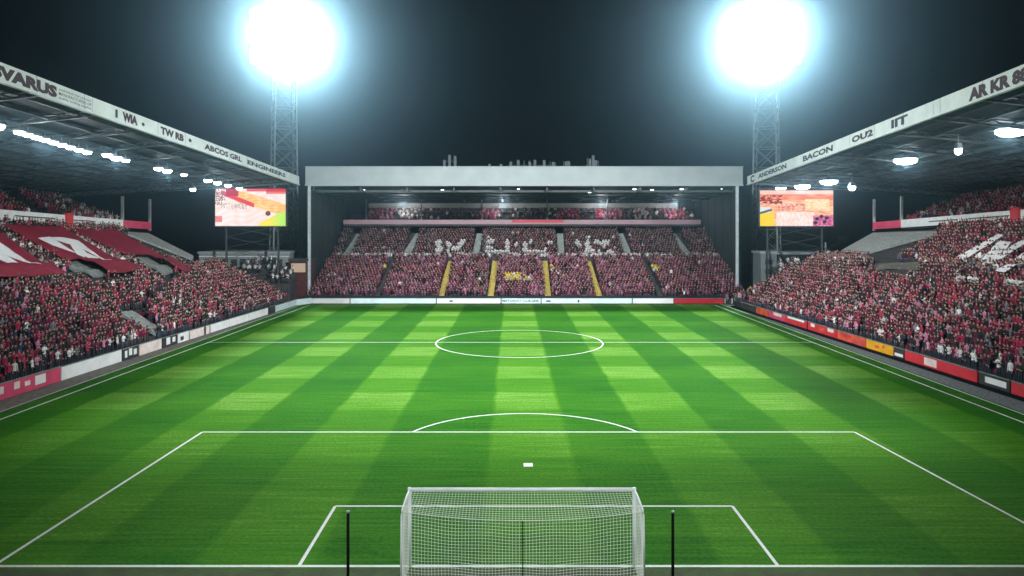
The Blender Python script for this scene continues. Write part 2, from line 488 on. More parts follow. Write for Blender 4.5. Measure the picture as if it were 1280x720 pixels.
    for (t0, t1) in ((RT0, RT1),):
        for i in range(NX):
            xa, xb = [(lambda k: 0)(0)] * 2
            for dz, flip in ((0.0, False), (0.28, True)):
                q = []
                for t, k in ((t0, i), (t1, i), (t1, i + 1), (t0, i + 1)):
                    xe = roof_edge(side, t)[0]; x = xe + (RBX - xe) * k / NX
                    q.append(roof_pt(side, t, x, dz))
                b.face(q if flip ^ (side > 0) else q[::-1])
    for t in (RT0, RT1):
        xe = roof_edge(side, t)[0]
        b.face([roof_pt(side, t, xe, 0), roof_pt(side, t, RBX, 0), roof_pt(side, t, RBX, .28), roof_pt(side, t, xe, .28)])
    b.build('roof', M['roof_sheet'], S)
    # purlins along the stand, rafters across it
    for i in range(1, 14):
        b = MB()
        def pp(t):
            xe = roof_edge(side, t)[0]; return roof_pt(side, t, xe + (RBX - xe) * i / 14, -0.22)
        b.beam(pp(RT0), pp(RT1), 0.16, 0.36); b.build('purlin', M['steel_dark'], S)
    for t in np.arange(26, 118, 7.6):
        t = float(t); b = MB(); xe = roof_edge(side, t)[0]
        a, c = roof_pt(side, t, xe + .4, -0.62), roof_pt(side, t, RBX - .4, -1.2)
        b.beam(a, c, 0.3, 0.16); b.beam(a + Vector((0, 0, .4)), c + Vector((0, 0, 1.0)), 0.3, 0.12)
        for k in range(16):
            u0, u1 = k / 16, (k + .5) / 16
            b.beam(a.lerp(c, u0), (a + Vector((0, 0, .4))).lerp(c + Vector((0, 0, 1.0)), u1), 0.1)
            b.beam(a.lerp(c, (k + 1) / 16), (a + Vector((0, 0, .4))).lerp(c + Vector((0, 0, 1.0)), u1), 0.1)
        b.build('rafter', M['steel_dark'], S)
    # end gable beam
    b = MB(); xe = roof_edge(side, RT1)[0]
    b.beam(roof_pt(side, RT1 + .15, xe, -0.45), roof_pt(side, RT1 + .15, RBX, -0.45), 0.25, 1.0); b.build('gable_beam', M['steel'], S)
    # fascia in two runs with a joint, a lower lip and lettering
    tj = F * 36 / (640 - 114) if s < 0 else F * roof_edge(1, 62)[0] / (1169 - 640)
    hgt = 1.42
    def fpt(t, v, out=0.0):
        x, z = roof_edge(side, t); return Vector((s * (x - 0.15 - out), t, z + 0.06 - hgt * (1 - v)))
    fo = []
    for ta, tb in ((RT0, tj - 0.08), (tj + 0.08, RT1 + 0.3)):
        b = MB()
        A = [fpt(ta, 0), fpt(tb, 0), fpt(tb, 0, -.3), fpt(ta, 0, -.3), fpt(ta, 1), fpt(tb, 1), fpt(tb, 1, -.3), fpt(ta, 1, -.3)]
        b.hexa(A)
        A = [fpt(ta, -.02, .14), fpt(tb, -.02, .14), fpt(tb, -.02, .003), fpt(ta, -.02, .003), fpt(ta, .07, .14), fpt(tb, .07, .14), fpt(tb, .07, .003), fpt(ta, .07, .003)]
        b.hexa(A)
        fo.append(b.build('roof_fascia', M['fascia'], S))
        b = MB()
        for tq in np.arange(ta + 5, tb - 1, 5.9):
            tq = float(tq); b.face([fpt(tq, .08, .004), fpt(tq + .06, .08, .004), fpt(tq + .06, .99, .004), fpt(tq, .99, .004)])
        b.build('panel_joint', M['steel'], fo[-1])
    if s < 0:
        T = lambda px: F * roof_edge(-1, F * 36 / (640 - px))[0] / (640 - px)
        items = [('BVARUS', -16, 69, .18, .84, 'letter', .07), ('I', 142, 145, .28, .80, 'ink', .06), ('WIA', 151, 170, .24, .84, 'letter', .075), ('·', 175, 179, .35, .6, 'ink', .05),
                 ('TW RB', 199, 228, .26, .80, 'letter', .06), ('·', 234, 238, .4, .7, 'ink', .05), ('ABCOS GRL', 254, 301, .28, .76, 'letter', .05), ('ENGINEERS', 308, 356, .3, .72, 'ink', .045)]
    else:
        T = lambda px: F * roof_edge(1, F * 36.5 / (px - 640))[0] / (px - 640)
        items = [('AR KR 88', 1214, 1290, .14, .86, 'letter', .07), ('IIT', 1137, 1116, .26, .84, 'ink', .05), ('OU2', 1093, 1066, .28, .78, 'letter', .05),
                 ('BACON', 1042, 1004, .26, .78, 'ink', .045), ('ANDERSON', 983, 947, .26, .76, 'ink', .045), ('C', 942, 937, .1, .9, 'ink', .05)]
        items = [(q[0], min(q[1], q[2]), max(q[1], q[2])) + q[3:] for q in items]
    for txt, pa, pb, v0, v1, mm, bo in items:
        ta, tb = T(pa), T(pb)
        par = fo[0] if (ta + tb) / 2 < tj else fo[1]
        place_text('lettering', txt, lambda u, v: fpt(ta + (tb - ta) * u, v0 + (v1 - v0) * v, .006), M[mm], par, bo)
    if s < 0:
        ta, tb = T(71), T(112)
        for q, (w1, w2) in enumerate((('established club sponsors', .64), ('MANUFACTURERS OF', .42), ('quality roofing supplies', .18))):
            place_text('small_lettering', w1, lambda u, v: fpt(ta + (tb - ta) * u, w2 + .17 * v, .006), M['ink'], fo[0], .005)
    return S

SL_ = side_stand(-1)
SR_ = side_stand(1)

# pale stairways and landings on the slopes, traced as slabs lying on the steps
for side, S, polys in ((-1, SL_, [[(148, 392), (166, 390), (206, 416), (194, 419)], [(80, 331), (100, 323), (142, 343), (118, 346)], [(163, 321), (180, 320), (222, 339), (205, 343)],
                                  [(150, 289), (186, 293), (246, 321), (240, 325)]]),
                       (1, SR_, [[(1180, 290), (1142, 292), (1080, 322), (1096, 327)], [(1090, 331), (1150, 329), (1148, 336), (1092, 338)]])):
    for k, p in enumerate(polys):
        q = px_poly(p, side, 0.12)
        q = [(min(T1, t), min(21.4, max(0.05, d))) for t, d in q]
        if (side, k) == (1, 0): e = on_rake(1088, 316, 1, .12); q = [q[0], e, (112.8, e[1] + .3), (112.8, 21.4)]
        for lf in (0.12, .8, 1.5): holes[side].append(px_poly([(x, y - (6 if (side, k) == (1, 0) else 0)) for x, y in p], side, lf))
        o = rake_sheet('stairway', q, side, 0.30, M['stair'], S, cell=.8, thick=.3)
        if (side, k) == (1, 1): o['label'] = 'bare brown landing among the right stand crowd'; o.data.materials[0] = M['track']
# nobody stands beyond the pale end stairs
for lf in (.1, 1.4):
    holes[-1].append([on_rake(150, 287, -1, lf), (125, 26), (125, 12.6), on_rake(243, 325, -1, lf)])
    holes[1].append([on_rake(1180, 286, 1, lf), (125, 26), (125, on_rake(1084, 312, 1, lf)[1]), on_rake(1084, 314, 1, lf)])

# ------------------------------------------------------------------ crimson banners on the left upper seats
def banner(poly, letters, label, seed, side=-1, name='banner'):
    q = px_poly(poly, side, 1.25)
    q = [(min(T1 - .3, t), min(21.7, d)) for t, d in q]
    c = sum((P(side, t, d, 1.2) for t, d in q), Vector()) / len(q)
    o = rake_sheet(name, q, side, 1.25, M['banner'], None, wav=.035, cell=.8, thick=.04, seed=seed)
    rebase(o, c); tag(o, label, 'banner', 'crimson banners held over the left stand crowd')
    holes[side].append(q)
    for L in letters:
        ql = px_poly(L, side, 1.32)
        ch = rake_sheet('letter', ql, side, 1.34, M['banner_white'], o, wav=.035, cell=.8, thick=.05, seed=seed)
    return o
banner([(-60, 262), (0, 289), (84, 341), (60, 344), (20, 346), (-60, 342)],
       [[(-40, 288), (0, 303), (52, 330), (30, 327), (0, 317), (-45, 300)], [(-40, 309), (0, 315), (22, 328), (10, 329), (-4, 323), (-45, 318)]],
       'crimson banner with white strokes nearest the left edge', 1)
banner([(2, 280), (79, 284), (176, 334), (160, 340), (140, 341), (100, 322), (84, 326)],
       [[(48, 297), (62, 296), (95, 316), (86, 313), (66, 307)], [(60, 296), (80, 297), (98, 301), (140, 325), (128, 324), (96, 307), (68, 300)], [(88, 306), (96, 305), (108, 316), (106, 322), (96, 318)],
        [(98, 315), (108, 316), (124, 322), (110, 322)]],
       'large crimson banner with a white letter in the middle of the left upper seats', 2.4)
banner([(86, 285), (146, 287), (200, 318), (160, 318), (150, 315)], [], 'plain crimson banner between the letter banner and the pale end stairs', 4.1)
banner([(188, 318), (202, 318), (241, 338), (231, 340)], [], 'small narrow crimson banner at the far end of the left seats', 5.2)

# white letters held over the right upper seats
def letter(strokes, label):
    qs = [[(t, min(21.7, d)) for t, d in px_poly(L, 1, 1.3)] for L in strokes]
    pts = [P(1, t, d, 1.3) for q in qs for t, d in q]; c = sum(pts, Vector()) / len(pts)
    E = empty('letter_banner', c, label, 'banner', 'white letters held over the right stand crowd')
    for q in qs: rake_sheet('stroke', q, 1, 1.32, M['banner_white'], E, wav=.05, cell=.8, thick=.05, seed=3)
letter([[(1194, 322), (1206, 324), (1255, 294), (1247, 293)], [(1225, 326), (1236, 330), (1264, 303), (1250, 300)], [(1218, 321), (1225, 324), (1231, 318), (1225, 315)]],
       'large white letter of slanting strokes in the middle of the right upper seats')
letter([[(1240, 322), (1250, 324), (1300, 293), (1300, 287)], [(1244, 339), (1256, 340), (1305, 316), (1305, 308)], [(1268, 324), (1278, 330), (1305, 312), (1300, 304)]],
       'white letter cut off by the right edge of the picture')

# ------------------------------------------------------------------ far stand
FX0, FX1 = -34.7, 38.7
def fz(d):
    if d < 15: return 0.5 + d * 5.7 / 15
    if d < 16.2: return 6.2
    return 6.5 + (d - 16.2) * 0.50
FY = 119.4
def far_stand():
    S = empty('grandstand', (2, 132, 0), 'far end stand with a wide pale grey roof front and yellow stairs', 'grandstand')
    b = MB(); d = 0
    while d < 25.5:
        d2 = min(d + ROW, 25.6)
        b.face([(FX0, FY + d, fz(d)), (FX1, FY + d, fz(d)), (FX1, FY + d2, fz(d)), (FX0, FY + d2, fz(d))])
        b.face([(FX0, FY + d2, fz(d)), (FX1, FY + d2, fz(d)), (FX1, FY + d2, fz(d2)), (FX0, FY + d2, fz(d2))])
        d = d2
    b.build('seating_terrace', M['concrete'], S)
    b = MB(); b.box(FX0, FX1, FY - .3, FY, 0, 1.1); b.build('front_wall', M['wall_dark'], S)
    b = MB(); b.box(FX0, FX1, FY + 14.9, FY + 15.1, 5.9, 6.75); o = b.build('walkway_wall', M['concrete'], S)
    # roof, front fascia
    b = MB(); b.hexa([(FX0 - .2, 122.3, 19.6), (FX1 + .2, 122.3, 19.6), (FX1 + .2, 152, 18.4), (FX0 - .2, 152, 18.4),
                      (FX0 - .2, 122.3, 20.1), (FX1 + .2, 122.3, 20.1), (FX1 + .2, 152, 18.9), (FX0 - .2, 152, 18.9)]); b.build('roof', M['roof_sheet'], S)
    b = MB(); b.box(-34.9, 39.0, 121.6, 122.25, 19.55, 22.65)
    b.box(-34.95, 39.05, 121.5, 121.597, 19.45, 19.75); b.box(-34.95, 39.05, 121.45, 122.3, 22.652, 22.78)
    for k in range(24):
        x = -34.9 + 73.9 * (k + .5) / 24
        b.box(x - .02, x + .02, 121.58, 121.597, 19.76, 22.64)
    b.build('roof_fascia', M['fascia_grey'], S)
    for k in range(10):
        x = FX0 + 1 + (FX1 - FX0 - 2) * k / 9; b = MB()
        b.beam((x, 122.4, 19.0), (x, 151, 17.9), .25, .5); b.build('rafter', M['steel_dark'], S)
    for y in (124, 129, 135, 141):
        b = MB(); b.beam((FX0, y, 18.75 - (y - 122) * .04), (FX1, y, 18.75 - (y - 122) * .04), .25, .35); b.build('purlin', M['steel_dark'], S)
    b = MB(); b.box(-34.7, 38.7, 152, 152.4, 0, 18.4); b.build('back_wall', M['wall_dark'], S)
    for x in (-34.95, 38.7):
        b = MB(); b.box(x, x + .25, 122.6, 152, 0, 19.0)
        for yy in (127, 132, 137, 142, 147): b.box(x - .1, x + .35, yy, yy + .3, 0, 18.6)
        b.build('side_wall', M['wall_dark'], S)
    for x in (-34.3, 38.1):
        b = MB(); b.box(x - .22, x + .22, 121.7, 122.1, 0, 19.5); b.box(x - .35, x + .35, 121.6, 122.2, 0, .5); b.build('column', M['column'], S)
    # upper tier: balcony front, hospitality band
    b = MB(); b.box(-33.4, 37.4, 142.6, 143.0, 13.0, 13.9); b.build('balcony_fascia', M['mauve_board'], S)
    b = MB(); b.box(0.0, 10.2, 142.57, 142.597, 13.35, 13.85); o = b.build('balcony_banner', M['red_board'], S)
    b = MB(); b.box(-33.4, 37.4, 143.0, 145.8, 12.6, 12.9)
    for k in range(5): b.box(-33.4, 37.4, 145.8 + k * 1.0, 146.8 + k, 12.6, 13.2 + .45 * k)
    b.build('upper_tier', M['concrete'], S)
    b = MB(); b.box(-30, 34.5, 150.6, 151.0, 15.6, 17.4); o = b.build('hospitality_front', M['fascia_grey'], S)
    b = MB(); b.box(-30, 34.5, 150.5, 150.59, 15.7, 16.4)
    b.build('hospitality_window', M['steel_dark'], S)
    for x in (-29, -18, -6, 7, 19, 33):
        b = MB(); b.box(x - .12, x + .12, 143.05, 143.3, 13.9, 18.0); b.build('post', M['steel'], S)
    # stairs
    def stairs(xa, da, xb, db, w, m, lab):
        b = MB(); n = int((db - da) / (ROW / 2))
        for k in range(n):
            d0, d1 = da + (db - da) * k / n, da + (db - da) * (k + 1) / n
            x = xa + (xb - xa) * (k + .5) / n
            z = fz(d1)
            b.box(x - w / 2, x + w / 2, FY + d0, FY + d1, z - .5, z + .16 + .001 * (k % 2))
        o = b.build('stairway', m, S); o['label'] = lab
    for xa, xb in ((-11.9, -11.3), (-3.6, -3.1), (6.0, 6.1), (14.6, 14.1)):
        stairs(xa, .2, xb, 14.6, 1.05, M['stair_yellow'], 'yellow painted stairs in the lower tier')
    for xa, xb in ((-22.6, -22.0), (24.8, 24.4)):
        stairs(xa, .2, xb, 14.6, .9, M['concrete'], 'dark unpainted stairs in the lower tier')
    for xa, xb in ((-20.4, -18.6), (-7.0, -6.4), (9.3, 9.6), (22.2, 21.6), (-31.5, -30.5), (33.6, 32)):
        stairs(xa, 16.5, xb, 25.2, 1.3, M['stair'], 'grey concrete stairs in the upper tier')
    return S
SF_ = far_stand()

# ------------------------------------------------------------------ roof-top equipment above the far stand
def rooftop(x, w, h, k, label):
    E = empty('antenna_frame', (x, 130, 19.78), label, 'roof equipment')
    y = 130; z = 19.6
    b = MB(); n = max(2, int(w / .9))
    for i in range(n + 1):
        xx = x - w / 2 + w * i / n
        b.beam((xx, y, z - .1), (xx, y, z + 0.95 + h * (0.6 + .4 * random.random())), .1)
    b.build('upright', M['steel_dark'], E)
    b = MB()
    b.beam((x - w / 2, y, z + 0.95 + h * .72), (x + w / 2, y, z + 0.95 + h * .72), .1)
    b.build('rail', M['steel_dark'], E)
    for i in range(k):
        b = MB(); xx = x - w / 2 + w * (i + .2 + .6 * random.random()) / k; b.box(xx - .24, xx + .24, y - .4, y + .3, z + 0.95 + h * .5, z + 0.95 + h * (.75 + .2 * random.random()))
        b.build('equipment_box', M['steel_dark'], E)
for args in ((-11.2, 2.4, 5.3, 3, 'tall antenna cluster on the far roof, leftmost'), (-3.5, 4.5, 3.6, 2, 'low railing with boxes on the far roof, left of centre'),
             (3.6, 8.5, 4.3, 6, 'long cluttered railing at the middle of the far roof'), (11.0, 5.0, 3.6, 2, 'low railing on the far roof, right of centre'),
             (9.9, 1.2, 4.8, 2, 'narrow mast with box on the far roof'), (14.6, 2.0, 5.2, 3, 'tall antenna cluster on the far roof, rightmost')):
    rooftop(*args)

# ------------------------------------------------------------------ lamps
LAMP_PROTO = None
def lamp_mesh():
    h = MB(); h.hexa([(-.45, -.6, 0), (.45, -.6, 0), (.45, .6, 0), (-.45, .6, 0), (-.3, -.4, .35), (.3, -.4, .35), (.3, .4, .35), (-.3, .4, .35)])
    h.beam((0, 0, .35), (0, 0, .9), .08)
    g = MB(); g.tube([(0, 0, -.004), (0, 0, -.16), (0, 0, -.30), (0, 0, -.36)], [.50, .50, .38, .2], 14)
    return h.data('housing', M['steel']), g.data('lens', M['lamp'])
LH, LG = lamp_mesh()
LS = LG.copy(); LS.materials[0] = M['small_lamp']
def roof_lamp(px, py, X, sc, label, group, power=0):
    p = at_x(px, py, X)
    if X < 0: sc = tuple(q * .82 for q in sc)
    E = empty('roof_lamp', p, label, 'roof lamp', group); E.scale = sc
    for nm, me in (('housing', LH), ('lens', LG)):
        o = bpy.data.objects.new(nm, me); COL.objects.link(o); o.parent = E
    if power:
        l = bpy.data.lights.new('lamp_light', 'POINT'); l.energy = power; l.shadow_soft_size = .4; l.color = (.86, .96, 1.0)
        o = bpy.data.objects.new('lamp_light', l); COL.objects.link(o); o.location = p + Vector((0, 0, -.7))
    return E
LG1, LG2 = 'lamps under the left stand roof', 'lamps under the right stand roof'
lamps = [(-6, 156, 1.7, 1)] + [(24 + k * 10.6, 164.5 + k * 3.15, 1.0, 1 if k in (3, 7) else 0) for k in range(9)] + \
        [(134, 193, 1.2, 0), (145, 196.5, 1.4, 1), (157, 200, 1.0, 0), (198, 210, 1.2, 0), (209, 213, 1.3, 1), (230, 218, .9, 0),
         (260, 225, 1.3, 0), (272, 228, 1.3, 1), (285, 231.5, 1.2, 0), (299, 235, 1.1, 0)]
for k, (px, py, s, pw) in enumerate(lamps):
    roof_lamp(px, py, -44, (s, s, s * .9), '%s lit lamp from the near end under the left roof' % ORD[k], LG1, ROOF_LAMP_W if pw else 0)
roof_lamp(241, 236, -46, (.9, .8, 1.2), 'single round lamp hanging below the left row of lamps', LG1)
rl = [(1264, 162, 2.3, 1), (1132, 199, 2.2, 1), (1036, 226, 2.1, 1), (1003, 232, 2.1, 1), (976, 235, 1.5, 0)]
for k, (px, py, s, pw) in enumerate(rl):
    roof_lamp(px, py, 46, (s * 1.1, s * 1.1, s * .75), '%s wide oval lamp from the near end under the right roof' % ORD[k], LG2, ROOF_LAMP_W * 1.5 if pw else 0)
roof_lamp(1198, 186, 44, (.65, .55, 1.6), 'small square lamp hanging between the two nearest right roof lamps', LG2)
roof_lamp(1065, 233, 48, (.9, .9, 1.6), 'small round lamp hanging to the right of the far right lamps', LG2)
# small ceiling lamps of the far stand
for k, (px, py) in enumerate([(455, 237), (503, 238), (553, 237), (575, 238), (590, 238), (622, 238), (648, 236), (686, 239), (737, 240), (745, 238), (793, 236), (815, 237), (852, 236), (902, 236)]):
    p = at_y(px, py, 124.6)
    E = empty('ceiling_lamp', p, '%s small ceiling lamp from the left under the far roof' % ORD[k], 'ceiling lamp', 'small lamps under the far stand roof'); s = random.uniform(.22, .5)
    E.scale = (s * 1.4, s, s)
    for nm, me in (('housing', LH), ('lens', LS)):
        o = bpy.data.objects.new(nm, me); COL.objects.link(o); o.parent = E
for x in (-22, -2, 18, 33):
    l = bpy.data.lights.new('hospitality_light', 'POINT'); l.energy = 800; l.shadow_soft_size = .5; l.color = (1, .93, .9)
    o = bpy.data.objects.new('hospitality_light', l); COL.objects.link(o); o.location = (x, 145.5, 17.2)

# ------------------------------------------------------------------ floodlight masts
def mast_parts():
    b = MB(); H = 44.0
    def w(z): return 2.45 - 0.55 * z / H
    for sx in (-1, 1):
        for sy in (-1, 1):
            b.tube([(sx * w(0), sy * w(0), 0), (sx * w(H), sy * w(H), H)], .17, 6)
    legs = b
    br = MB(); n = 11
    for k in range(n):
        za, zb = H * k / n, H * (k + 1) / n; a, c = w(za), w(zb)
        for (x0, y0, x1, y1) in ((-1, -1, 1, -1), (1, -1, 1, 1), (1, 1, -1, 1), (-1, 1, -1, -1)):
            br.tube([(x0 * a, y0 * a, za), (x1 * c, y1 * c, zb)], .075, 4); br.tube([(x1 * a, y1 * a, za), (x0 * c, y0 * c, zb)], .075, 4)
            br.tube([(x0 * c, y0 * c, zb), (x1 * c, y1 * c, zb)], .075, 4)
    hd = MB()
    for z in np.linspace(0, 9, 6): hd.beam((-6.6, 0, z), (6.6, 0, z), .18)
    for x in np.linspace(-6.6, 6.6, 7): hd.beam((x, .1, -.3), (x, .1, 9.3), .16)
    hd.beam((-1.8, .4, -1), (-1.8, .4, 8), .3); hd.beam((1.8, .4, -1), (1.8, .4, 8), .3)
    lh = MB(); lh.tube([(0, 0, 0), (0, -.35, -.1), (0, -.6, -.18)], [.3, .76, .84], 12)
    lg = MB(); lg.tube([(0, -.602, -.181), (0, -.68, -.2)], [.78, .70], 12)
    return legs.data('leg_frame', M['steel']), br.data('bracing', M['steel']), hd.data('head_frame', M['steel']), lh.data('lamp_housing', M['steel']), lg.data('lamp_glass', M['mast_lamp'])
PM = mast_parts()
def mast(x, y, rz, label, spots):
    E = empty('floodlight_mast', (x, y, 0), label, 'floodlight mast', 'floodlight masts at the corners'); E.rotation_euler = (0, 0, rz)
    def ch(nm, me, loc=(0, 0, 0), par=E):
        o = bpy.data.objects.new(nm, me); COL.objects.link(o); o.parent = par; o.location = loc; return o
    ch('tower', PM[0]); ch('bracing', PM[1])
    hf = ch('head_frame', PM[2], (0, -2.2, 44.2))
    for i in range(6):
        for j in range(7):
            l = ch('floodlight', PM[3], (-6.0 + 2.0 * j, -2.4, 44.3 + 1.8 * i)); ch('glass', PM[4], (0, 0, 0), l)
    v = Vector((math.sin(rz), -math.cos(rz), 0))
    c = Vector((x, y, MAST_Z)) + v * 6.0
    for k, (aim, cone, pw) in enumerate(spots):
        l = bpy.data.lights.new('mast_light', 'SPOT'); l.shadow_soft_size = 2.2; l.spot_size = math.radians(cone); l.spot_blend = 1.0
        l.energy = pw; l.color = (.90, .98, 1.0)
        o = bpy.data.objects.new('mast_light', l); COL.objects.link(o); o.location = c + Vector((0, 0, -1.5 * k))
        o.rotation_euler = (Vector(aim) - c).to_track_quat('-Z', 'Y').to_euler()
mast(*MASTS[0], math.radians(28), 'tall lattice floodlight mast behind the far end of the left stand', [(FAR_AIM, FAR_CONE, FAR_MAST_W), (BEAM_AIM, BEAM_CONE, FAR_BEAM_W)])
mast(*MASTS[1], math.radians(-28), 'tall lattice floodlight mast behind the far end of the right stand', [(FAR_AIM, FAR_CONE, FAR_MAST_W), (BEAM_AIM, BEAM_CONE, FAR_BEAM_W)])
mast(-48, -14, math.radians(150), 'floodlight mast behind the near end of the left stand', [((14, 104, 4), 52, NEAR_MAST_W), ((46, 80, 8), 40, NEAR_STAND_W), ((0, 26.5, 1.5), 27, NEAR_GOAL_W)])
mast(48, -14, math.radians(-150), 'floodlight mast behind the near end of the right stand', [((-12, 104, 4), 52, NEAR_MAST_W), ((-46, 80, 8), 40, NEAR_STAND_W), ((0, 26.5, 1.5), 27, NEAR_GOAL_W)])

# ------------------------------------------------------------------ video screens
def screen(x0, x1, y0, y1, Y, colour, label):
    a, c = at_y(x0, y1, Y), at_y(x1, y0, Y)
    E = empty('video_screen', ((a.x + c.x) / 2, Y, a.z), label, 'video screen', 'video screens beside the far stand')
    b = MB(); b.box(a.x - .15, c.x + .15, Y + .02, Y + .6, a.z - .15, c.z + .15)
    b.build('casing', M['steel_dark'], E)
    NXp, NYp = 112, 56
    b = MB(); cols = []
    for j in range(NYp):
        for i in range(NXp):
            u0, u1, v0, v1 = i / NXp, (i + 1) / NXp, j / NYp, (j + 1) / NYp
            b.face([(a.x + (c.x - a.x) * u0, Y, a.z + (c.z - a.z) * v0), (a.x + (c.x - a.x) * u1, Y, a.z + (c.z - a.z) * v0),
                    (a.x + (c.x - a.x) * u1, Y, a.z + (c.z - a.z) * v1), (a.x + (c.x - a.x) * u0, Y, a.z + (c.z - a.z) * v1)])
            cols.append(colour((u0 + u1) / 2, (v0 + v1) / 2))
    o = b.build('display', SCREEN, E)
    at = o.data.attributes.new('tint', 'FLOAT_COLOR', 'FACE'); at.data.foreach_set('color', np.array([(*q, 1) for q in cols], dtype=np.float32).ravel())
    b = MB(); b.beam((a.x + 1.5, Y + .9, 0), (a.x + 1.5, Y + .9, c.z + .3), .28); b.beam((c.x - 1.5, Y + .9, 0), (c.x - 1.5, Y + .9, c.z + .3), .28)
    n = 7
    for k in range(n):
        za, zb = a.z * k / n, a.z * (k + 1) / n
        b.beam((a.x + 1.5, Y + .9, za), (c.x - 1.5, Y + .9, zb), .07)
        b.beam((c.x - 1.5, Y + .9, za), (a.x + 1.5, Y + .9, zb), .07)
    b.build('support_frame', M['steel_dark'], E)
SCREEN = attr_mat('lit_screen_pixels', emission=1.15)
def mixc(a, b, t):
    t = max(0, min(1, t)); return tuple(a[i] * (1 - t) + b[i] * t for i in range(3))
def nz(u, v, s=0): return math.sin(u * 17 + 3.1 * math.sin(v * 9 + s)) * math.sin(v * 21 + 2.2 * math.sin(u * 13 + s * 2))
def scrL(u, v):
    c = mixc((.97, .88, .86), (.95, .70, .64), .5 + .5 * nz(u, v, 1))
    y = v
    d = y - (.98 - .55 * max(0, u - .2))                       # orange wave falling to the right
    if -.28 < d < .05 and u > .3: c = mixc((.95, .45, .12), (.95, .70, .35), .5 + .5 * nz(u * 1.3, v * 2, 4))
    if -.10 < y - (.93 - .75 * (u - .1)) < .02 and .08 < u < .55: c = (.8, .06, .09)
    if y > .93 and u > .45: c = (.80, .10, .16)
    if y > .86 and u > .72: c = mixc((.75, .03, .06), (.95, .5, .4), (.94 - y) * 8)
    if y > .80 and .15 < u < .33: c = (.5, .02, .07)
    if u < .14 and y > .55 and nz(u * 5, v * 3, 2) > .1: c = (.3, .16, .17)
    if .08 < u < .45 and .46 < y < .60 and nz(u * 4, v * 4, 3) > .2: c = (.45, .35, .35)
    if y < .38 and u > .62 and y < (u - .55): c = mixc((.95, .80, .12), (.5, .85, .15), (u - .75) * 5)
    if (u - .75) ** 2 + (y - .34) ** 2 * .3 < .0013: c = (.18, .05, .08)
    if u < .10 and .1 < y < .27: c = (.85, .25, .25)
    return c
def scrR(u, v):
    c = mixc((.95, .66, .42), (.92, .28, .12), .5 + .5 * nz(u, v * 2, 1))
    if v > .72: c = mixc((.95, .45, .25), (.85, .13, .08), .5 + .5 * nz(u * .7, v * 4, 3))
    if v > .90: c = mixc(c, (.95, .8, .72), .6)
    if u < .3 and .6 < v < .88 and nz(u * 2, v * 6, 5) > 0: c = (.35, .02, .03)
    if .25 < u < .62 and .42 < v < .62: c = mixc((.75, .12, .08), (.95, .6, .45), .5 + .6 * nz(u * 3, v * 2, 7))
    if .62 < u < .95 and .45 < v < .75: c = mixc((.95, .78, .5), (.95, .5, .2), .4 + .5 * nz(u * 2, v * 2, 2))
    if .22 < u < .74 and v < .40: c = mixc((.95, .82, .78), (.9, .55, .4), .3 + .4 * nz(u * 3, v, 9))
    if u < .2 and v < .38: c = (.95, .66, .05)
    if u < .14 and .38 < v < .54: c = (.7, .78, .8)
    if abs(v - (.36 + .6 * u)) < .03 and u < .16: c = (.08, .09, .12)
    if u > .72 and v < .30: c = mixc((.45, .01, .18), (.9, .35, .5), .5 + .6 * nz(u * 3, v * 3, 4))
    for cx, cyy in ((.78, .2), (.84, .27), (.91, .22), (.76, .10), (.88, .12)):
        if (u - cx) ** 2 + (v - cyy) ** 2 * .3 < .0007: c = (.04, .02, .05)
    return c
screen(269, 357, 236, 282.5, 119.2, scrL, 'lit screen with a white, red and yellow picture beside the left stand')
screen(950, 1041.5, 238, 282.5, 119.2, scrR, 'lit screen with an orange and magenta picture beside the right stand')

# ------------------------------------------------------------------ low buildings in the corners
def block(name, px0, px1, py0, depth, Y, m, label, cat, extra=None):
    a, c = at_y(px0, py0, Y), at_y(px1, py0, Y)
    E = empty(name, ((a.x + c.x) / 2, Y + depth / 2, 0), label, cat)
    b = MB(); b.box(a.x, c.x, Y, Y + depth, 0, a.z); b.build('wall', m, E)
    b = MB(); b.box(a.x - .2, c.x + .2, Y - .2, Y + depth + .2, a.z + .003, a.z + .35); b.build('roof', M['fascia_grey'] if extra != 'brick' else M['steel_dark'], E)
    return E, a, c
E, a, c = block('corner_building', 249, 362, 317, 8, 127, M['stair'], 'low pale building in the left corner under the screen', 'building')
for k in range(9):
    x = a.x + .8 + k * (c.x - a.x - 1.6) / 9; b = MB(); b.box(x, x + 1.1, 126.94, 126.99, 4.6, 6.9); b.build('window', M['steel_dark'], E)
b = MB()
for z in (4.1, 7.25): b.box(a.x, c.x, 126.8, 126.98, z, z + .14)
b.build('ledge', M['white'], E)
E, a, c = block('control_box', 362, 384, 326, 5, 121.5, M['brick'], 'small dark brick control box against the left column of the far stand', 'building', 'brick')
b = MB(); b.box(a.x + .3, c.x - .3, 121.44, 121.49, 4.9, 6.4); o = b.build('window', emit('lit_window', (1, .75, .55), .5), E)
E, a, c = block('stair_tower', 951, 971, 317, 4, 121.8, M['steel'], 'narrow grey stair tower right of the far stand', 'building')
for k in range(4):
    b = MB(); b.box(a.x + .7, c.x - .7, 121.74, 121.79, 1.4 + k * 1.6, 2.2 + k * 1.6); b.build('window', M['steel_dark'], E)
E, a, c = block('corner_building', 973, 1064, 318, 8, 128, M['wall_dark'], 'low dark building with a pale roof edge in the right corner', 'building')
for k in range(7):
    x = a.x + .8 + k * (c.x - a.x - 1.6) / 7; b = MB(); b.box(x, x + 1.2, 127.94, 127.99, 3.6, 5.4); b.build('window', M['steel'], E)
